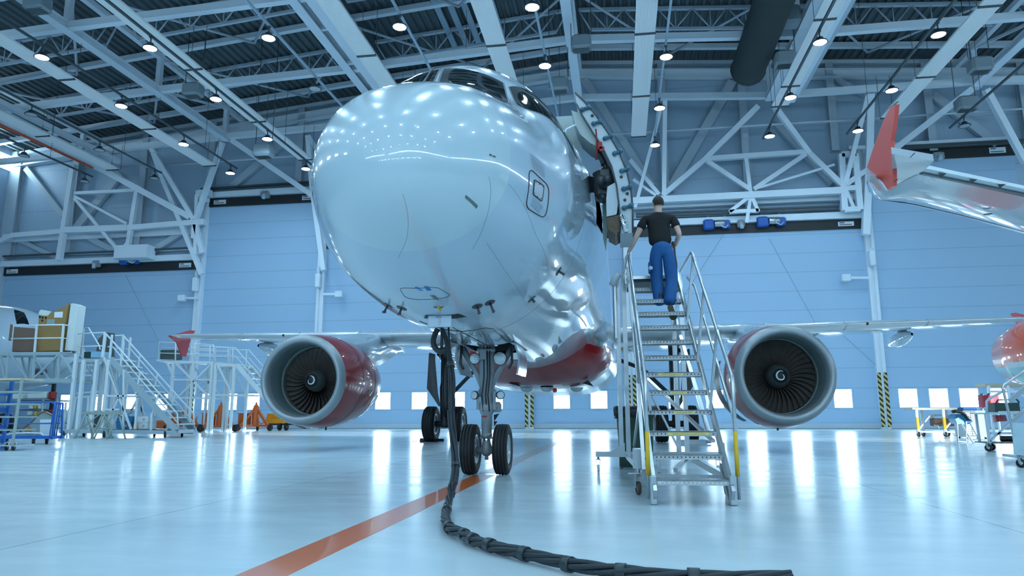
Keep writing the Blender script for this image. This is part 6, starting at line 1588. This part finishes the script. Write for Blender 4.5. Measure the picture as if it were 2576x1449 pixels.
# scaffold towers stacked between rack and stairs
t = thing('folded_scaffold', 'bundle of folded white scaffold frames under the platform', 'scaffold', ground(165, 1092)); YG = ORG[t.name].y
def G_(px, py, dy=0.0): return at_y(px, py, YG + dy)
for (x0, y0, x1) in ((190, 1000, 176), (180, 1010, 168), (166, 1012, 158), (240, 980, 232), (222, 1000, 216)):
    p = G_(x0, y0); b = MB(); b.tube(p, (G_(x1, 1085).x, p.y, 0.0), .05, 8); b.build('tube', 'platform_white', t)
b = MB()
for (x0, y0, x1, y1) in ((142, 1009, 186, 1009), (186, 1000, 245, 996), (150, 1075, 185, 1012), (195, 960, 232, 958), (195, 934, 232, 932), (195, 945, 232, 944), (195, 920, 240, 918), (192, 990, 245, 985)): b.beam(G_(x0, y0, .1), G_(x1, y1, .1), .12, .09)
b.build('cross_tube', 'platform_white', t)

# third aircraft: white nose at the left edge
tip = at_y(205, 905, 26.5); SC = 1.12
t = thing('parked_airliner', 'white aircraft nose half cut by the left edge behind the work platform', 'aircraft', (tip.x - 8, tip.y, 0))
def nz(p): return V((tip.x - p.y * SC, tip.y + p.x * SC, tip.z + (p.z - 3.278) * SC))
b = MB(); b.grid([[nz(surf(0.001 + 12 * (i / 40) ** 2, 2 * PI * j / 64)) for j in range(64)] for i in range(41)], True, True); b.build('fuselage', 'white_paint', t)
def patch3(c, off=0.006): return [[nz(p) for p in r_] for r_ in patch(c, 8, 6, off)]
b = MB(); b.grid(patch3([(3.23, 111.5), (2.72, 110), (2.09, 123.3), (2.43, 137.2)]), True); b.build('cockpit_window', 'glass', t)
for (dx, dy) in ((-4.0, 0), (-11, -2.5), (-11, 2.5)):
    b = MB(); b.tube((tip.x + dx, tip.y + dy, .5), (tip.x + dx, tip.y + dy, 2.6), .12, 12); gg = b.build('landing_gear', 'gear_paint', t)
    b = MB(); b.lathe(tyre_profile(.5, .35), (tip.x + dx, tip.y + dy, .5), 'Y', 28); b.build('tyre', 'tyre', gg)
b = MB(); p = at_y(100, 935, 25.2); b.cbox(p, (.6, .4, .3), .08); b.build('wheel_well', 'gear_dark', t)

# ================================================================== RIGHT SIDE
# second airliner: left wing with red winglet, and orange engine
t = thing('parked_airliner', 'second aircraft at the right showing its wing, red winglet and orange engine', 'aircraft', at_z(2500, 560, 5.0))
ZW = 5.2
def w_(px, py, z=ZW): return at_z(px, py, z)
LE = [(2181, 452), (2181, 470), (2187, 488), (2203, 503), (2225, 508), (2300, 523), (2400, 546), (2500, 572), (2580, 594), (2760, 640)]
TE = [(2189, 443), (2204, 446), (2221, 464), (2232, 479), (2246, 469), (2313, 398 + 40), (2400, 457), (2500, 478), (2580, 494), (2760, 535)]
TE[5] = (2312, 439)
lo = []
for (a, c) in zip(LE, TE):
    p, q = w_(*a), w_(*c); row = []
    for k in range(9): u = k / 8; r_ = lerp(p, q, u); row.append(r_ + V((0, 0, -0.10 * math.sin(PI * min(1, u * 1.1)) ** 0.8 + .05 * (1 - u))))
    lo.append(row)
b = MB(); b.grid(lo, True); up = [[p + V((0, 0, 0.05 + 0.22 * math.sin(PI * k / 8))) for k, p in enumerate(r_)] for r_ in lo]; b.grid(up, True)
for rr in (0, -1): b.grid([[r_[rr] for r_ in lo], [r_[rr] for r_ in up]], False)
b.grid([lo[0], up[0]], False); wg2 = b.build('wing', 'belly_metal' if False else 'wing_grey', t)
b = MB(); b.grid([[r_[k] + V((0, 0, -.006)) for k in (0, 1)] for r_ in lo[3:]], True); b.build('leading_edge', 'slat', wg2)
tipx = w_(2215, 470).x
# fixed tip corner behind the winglet
b = MB(); b.prism([w_(x, y) for x, y in ((2243, 387), (2349, 405), (2338, 416), (2314, 438), (2300, 440), (2245, 470))], (0, 0, .12)); b.build('tip_panel', 'wing_grey', wg2)
# aileron: pale strip with hinges, dark gap
b = MB(); b.prism([w_(x, y, ZW + .02) for x, y in ((2330, 424), (2580, 476), (2760, 515), (2760, 541), (2580, 496), (2313, 438))], (0, 0, .07)); al_ = b.build('aileron', 'plate_white', wg2)
b = MB(); b.prism([w_(x, y, ZW - .02) for x, y in ((2313, 438), (2322, 437), (2580, 490), (2760, 531), (2760, 541), (2580, 497))], (0, 0, .03)); b.build('gap_strip', 'seal', wg2)
b = MB()
for (x, y) in ((2362, 436), (2440, 451), (2512, 463)): p = w_(x, y, ZW - .01); b.prism([p, p + V((.14, .02, 0)), p + V((.07, .1, -.05))], (0, .03, 0))
b.build('hinge', 'gear_dark', wg2)
b = MB(); c = w_(2483, 523); b.lathe([(0, -.09), (.09, -.088)], c + V((0, 0, -.05)), 'Z', 14); b.build('drain_hole', 'black', wg2)
# winglet standing on the tip
XT = w_(2212, 455).x
def wl(px, py, dx=0.0): return at_x(px, py, XT + dx)
WLP = [(2179, 443), (2181, 420), (2196, 375), (2212, 330), (2226, 295), (2238, 273), (2252, 263), (2250, 290), (2245, 330), (2240, 355), (2240, 375), (2245, 400), (2246, 440), (2246, 468), (2232, 479), (2222, 464), (2205, 446), (2190, 442)]
b = MB(); b.prism([wl(*p) for p in WLP], (0.07, 0, 0)); wlt = b.build('winglet', 'winglet_red', t)
b = MB(); b.pipe([wl(*p, -0.01) for p in ((2179, 443), (2190, 441), (2205, 445), (2222, 463), (2232, 479))], .012, 6); b.build('winglet_seam', 'plate_white', wlt)
b = MB()
for (x0, y0, x1, y1) in ((2240, 272, 2259, 255), (2227, 353, 2246, 339), (2233, 413, 2253, 398), (2235, 467, 2258, 451), (2290, 396, 2301, 385)): b.tube(wl(x0, y0, .03), wl(x1, y1, .03), .008, 6)
b.build('static_wick', 'gear_dark', wlt)
# engine seen at the right border
c = at_y(2556, 884, 13.8); c = V((c.x + 1.02, 13.0, c.z)); b = MB(); b.lathe([(0.80, -.35), (.92, -.2), (1.0, .1), (1.02, .8), (.95, 1.6), (.75, 2.6), (.7, 2.6)], c, 'Y', 48); b.mi = [0] * len(b.f)
for i, f in enumerate(b.f):
    zz = sum(b.v[j][2] for j in f) / 4; b.mi[i] = 0 if zz > c.z - .28 else (1 if zz < c.z - .34 else 2)
e2 = b.build('engine', ['nacelle_orange', 'nacelle_teal', 'plate_white'], t)
b = MB(); b.lathe([(.80, -.35), (.74, -.3), (.72, 0.0), (0, .4)], c, 'Y', 40); b.build('inlet', 'duct_grey', e2)
b = MB(); b.prism([c + V((.5, .0, .85)), c + V((.5, .9, .8)), c + V((.9, .9, 2.4)), c + V((.9, .2, 2.4))], (.24, 0, 0)); b.build('pylon', 'wing_grey', e2)

# wheeled work table
YT = ground(2345, 1099).y
def T_(px, py, dy=0.0): return at_y(px, py, YT + dy)
t = thing('work_table', 'long wheeled work table with yellow banded legs under the right windows', 'table', (T_(2350, 1099).x, YT, 0))
b = MB(); b.span(T_(2295, 1026), T_(2408, 1031) + V((0, .8, 0))); b.build('table_top', 'wood', t)
for (px, dd) in ((2305, 0), (2372, 0), (2338, .8), (2402, .8)):
    p = T_(px, 1030) + V((0, dd, 0)); b = MB(); b.beam(p, (p.x, p.y, .22), .08, .08); lg = b.build('leg', 'steel_white', t)
    if dd == 0: b = MB(); b.box((p.x, p.y, p.z * .5), (.088, .088, .45)); b.build('yellow_band', 'yellow_band', lg)
    caster(t, (p.x, p.y, .10), .10, .06, 'rubber_brown', .3, .04)
b = MB(); b.beam(T_(2310, 1082), T_(2338, 1046, .4), .05, .05); b.beam(T_(2378, 1078), T_(2404, 1048, .4), .05, .05); b.beam(T_(2308, 1086), T_(2410, 1087), .07, .06); b.beam(T_(2338, 1045, .7), T_(2404, 1044, .7), .05, .08); b.beam(T_(2340, 1047, .7), T_(2378, 1070, .4), .05, .05); b.build('frame', 'steel_white', t)
b = MB(); b.cbox(T_(2375, 1062, .5), (.9, .4, .3), .03); one(b, 'wooden_block', 'cardboard_brown', 'brown block on the lower rail of the wheeled table', 'block')
b = MB(); b.beam(T_(2395, 1087), V((T_(2410, 1100).x, YT, 0)), .05, .05); b.pipe([T_(2362, 1080, .3), T_(2358, 1070, .3), T_(2350, 1070, .3)], .03, 6); one(b, 'clamp_rack', 'steel_grey', 'grey clamp bar leaning at the wheeled table', 'clamp')
# blue padded stand
YH = ground(2420, 1114).y
def H_(px, py, dy=0.0): return at_y(px, py, YH + dy)
t = thing('padded_stand', 'blue barrel shaped padded stand on bent tube legs', 'stand', (H_(2430, 1114).x, YH, 0))
b = MB(); pts0 = [(2404, 1045), (2412, 1042), (2428, 1042), (2441, 1050), (2447, 1060), (2442, 1066), (2428, 1068), (2408, 1064), (2403, 1056)]
b.prism([H_(x, y) for x, y in pts0], (0, .5, 0)); b.build('pad', 'blue_pad', t)
b = MB(); b.prism([H_(x, y, -.02) for x, y in ((2403, 1054), (2412, 1050), (2424, 1058), (2427, 1068), (2408, 1066))], (0, .45, 0)); b.build('pad_end', mat('pad_pale', (.35, .6, .8), .5), t)
b = MB(); b.pipe([H_(2395, 1036, -.03), H_(2405, 1034, -.03), H_(2418, 1037, -.03), H_(2428, 1043, -.03), H_(2434, 1052, -.03), H_(2442, 1056, -.03)], .05, 8); b.build('strap', 'black', t)
for ll in (((2407, 1062), (2410, 1112), (2431, 1114), (2430, 1060)), ((2417, 1066), (2447, 1112), (2467, 1113), (2440, 1064))):
    b = MB(); P_ = [H_(*q) for q in ll]; P_[1].z = .03; P_[2].z = .03; b.pipe(P_, .03, 8); b.build('leg', 'steel_grey', t)
# drawer cabinet
YK = ground(2450, 1104).y
def K_(px, py, dy=0.0): return at_y(px, py, YK + dy)
t = thing('drawer_cabinet', 'pale cabinet of many flat drawers behind the padded stand', 'cabinet', (K_(2450, 1104).x, YK, 0))
p, q = K_(2430, 1100), K_(2482, 1033); b = MB(); b.span((p.x, p.y, .06), (q.x, p.y + .8, q.z)); b.build('cabinet_body', 'cabinet', t)
b = MB()
for s in (0, 1):
    for k in (0, 1): b.tube((lerp(p.x, q.x, .1 + .8 * s), p.y + .1 + .6 * k, 0), (lerp(p.x, q.x, .1 + .8 * s), p.y + .1 + .6 * k, .07), .04, 8)
b.build('foot', 'gear_dark', t)
n = 12
for k in range(n):
    za, zb2 = lerp(.12, q.z - .04, k / n), lerp(.12, q.z - .04, (k + .78) / n)
    for s in (0, 1):
        xa = lerp(p.x + .04, lerp(p.x, q.x, .52), s * .52); xb = xa + (q.x - p.x) * .22; b = MB(); b.span((xa, p.y - .02, za), (xb, p.y + .01, zb2)); b.build('drawer', 'plate_white', t)
b = MB(); b.span((p.x + .03, p.y - .006, .1), (lerp(p.x, q.x, .52), p.y, q.z - .03)); b.build('drawer_gap_shade', 'drawer_dark', t)  # dark sheet standing in for the shade between the drawers
b = MB(); b.cbox(((p.x + q.x) / 2 - .1, p.y + .3, q.z + .06), (.55, .4, .12), .04); one(b, 'work_jacket', 'trousers', 'dark blue cloth bundle on top of the drawer cabinet', 'cloth')
# red engine cowl panels behind
YR = 23.0
def R_(px, py, dy=0.0): return at_y(px, py, YR + dy)
t = thing('cowl_panel', 'glossy red engine cowl panel behind the drawer cabinet', 'cowl', V((R_(2490, 1090).x, YR, 0)))
rows = []
for i in range(9):
    u = i / 8; rows.append([R_(lerp(2461, 2512, u) + v * 3, lerp(994, 1024, v) - 0, -.5 * math.sin(PI * u) - .2 * v) for v in [j / 5 for j in range(6)]])
b = MB(); b.grid(rows, True); b.grid([[p + V((0, .05, 0)) for p in r_] for r_ in rows], True); b.build('cowl_skin', 'cover_red', t)
b = MB(); b.tube(R_(2470, 1024), V((R_(2470, 1024).x, YR, 0)), .04, 8); b.tube(R_(2508, 1024), V((R_(2508, 1024).x, YR, 0)), .04, 8); b.beam(R_(2462, 1025), R_(2514, 1025), .06, .06); b.build('cowl_stand', 'steel_grey', t)
b = MB(); b.tube(R_(2468, 992), R_(2472, 996), .06, 8); b.tube(R_(2485, 991), R_(2490, 996), .06, 8); b.build('latch', 'gear_dark', t)
# frame trolley with green crate and red cover
YM = ground(2490, 1136).y
def N_(px, py, dy=0.0): return at_y(px, py, YM + dy)
t = thing('frame_trolley', 'grey tube frame trolley carrying a green mesh crate at the right', 'trolley', (N_(2515, 1137).x, YM, 0))
b = MB(); b.span(N_(2475, 1038), N_(2576, 1042) + V((0, .7, 0))); b.build('upper_tray', 'steel_grey', t)
b = MB(); b.span(N_(2487, 1113), N_(2580, 1116) + V((0, .7, 0))); b.build('lower_tray', 'gear_dark', t)
for (px, dd) in ((2479, 0), (2555, 0), (2490, .7)): p = N_(px, 1040) + V((0, dd, 0)); b = MB(); b.beam(p, N_(px + 11, 1116) + V((0, dd, 0)), .05, .05); b.build('upright', 'steel_grey', t)
b = MB(); b.beam(N_(2490, 1110), N_(2550, 1055), .05, .04); b.beam(N_(2492, 1090), N_(2560, 1090), .05, .06); b.pipe([N_(2482, 1040), N_(2482, 1010), N_(2490, 1002), N_(2522, 985)], .03, 8); b.build('brace', 'steel_grey', t)
for (px, dd) in ((2487, 0), (2527, .6), (2570, 0)): p = N_(px, 1128); caster(t, (p.x, p.y + dd, .085), .085, .045, 'rubber', .7, .06)
t = thing('mesh_crate', 'dark green crate with a wire handle on the frame trolley', 'crate', N_(2535, 1037, .1))
p, q = N_(2504, 1037, .1), N_(2564, 1013, .1); b = MB(); b.span((p.x, p.y, p.z + .0), (q.x, p.y + .45, q.z)); b.build('crate_body', 'dark_green', t)
b = MB(); b.pipe([N_(2506, 1014, .1), N_(2510, 1006, .1), N_(2558, 1005, .1), N_(2564, 1013, .1)], .02, 6); b.build('handle', 'dark_green', t)
b = MB()
rows = [[N_(lerp(2495, 2530, u) + 4 * v, lerp(1044, 1062, v) - 3 * u * v, .5 - .3 * math.sin(PI * u)) for v in (0, .25, .5, .75, 1)] for u in [i / 6 for i in range(7)]]
b.grid(rows, True); b.grid([[p + V((0, .04, 0)) for p in r_] for r_ in rows], True); one(b, 'cowl_panel', 'cover_red', 'small curved red panel hanging under the frame trolley tray', 'cowl')
b = MB(); p = N_(2518, 1108, .2); b.lathe([(0, 0), (.06, 0), (.07, .02), (.07, .32), (0, .33)], (p.x, p.y, N_(2518, 1113).z + .08), 'X', 16); one(b, 'rolled_mat', 'black', 'dark rolled mat on the lower tray of the frame trolley', 'mat')
# rolling steps at the right border
YS_ = ground(2568, 1177).y
def S_(px, py, dy=0.0): return at_y(px, py, YS_ + dy)
t = thing('rolling_steps', 'silver rolling steps cut off by the right edge', 'steps', (S_(2575, 1177).x, YS_, 0))
b = MB(); b.pipe([S_(2561, 1150), S_(2545, 1070), S_(2526, 990), S_(2522, 977), S_(2526, 968), S_(2560, 944), S_(2640, 890)], .022, 10); b.build('side_rail', 'silver', t)
for dd in (0, .5): b = MB(); b.beam(S_(2540, 1010, dd), S_(2640, 920, dd), .03, .07); b.beam(S_(2548, 1060, dd), S_(2640, 975, dd), .03, .05); b.build('stringer', 'silver', t)
b = MB(); b.prism([S_(x, y, -.03) for x, y in ((2546, 1064), (2640, 1064), (2640, 1150), (2553, 1144))], (0, .03, 0)); b.build('side_board', mat('board_blue', (.40, .55, .62), .5, noise=.25, nscale=5), t)
b = MB(); b.span(S_(2553, 1034, .05), S_(2640, 1042, .6)); b.span(S_(2556, 1038, .1), V((S_(2562, 1145, .1).x, YS_ + .14, .15))); b.build('step_tray', 'window_pale', t)
p = S_(2568, 1160); caster(t, (p.x, p.y, .075), .075, .04, 'rubber', .8, .06); caster(t, (p.x + .5, p.y + .3, .075), .075, .04, 'rubber', .8, .06)
b = MB(); b.span(S_(2560, 1146), V((p.x + .7, YS_ + .5, .16))); b.build('base_frame', 'silver', t)
# far trestle platform behind
YU = 27.0
def U_(px, py, dy=0.0): return at_y(px, py, YU + dy)
t = thing('trestle_bench', 'pale bench on braced legs in front of the rightmost window', 'bench', (U_(2530, 1080).x, YU, 0))
b = MB(); b.span(U_(2478, 965), U_(2660, 971) + V((0, .9, 0))); b.build('bench_top', 'wood', t)
for px in (2486, 2535, 2600): p = U_(px, 970); b = MB(); b.beam(p, (p.x, p.y, 0), .09, .09); b.build('leg', 'steel_white', t)
b = MB(); b.beam(U_(2486, 985), U_(2535, 985), .07, .1); b.beam(U_(2486, 1010), U_(2535, 975), .06, .06); b.beam(U_(2535, 985), U_(2600, 985), .07, .1); b.beam(U_(2535, 975), U_(2600, 1010), .06, .06); b.build('brace', 'steel_white', t)
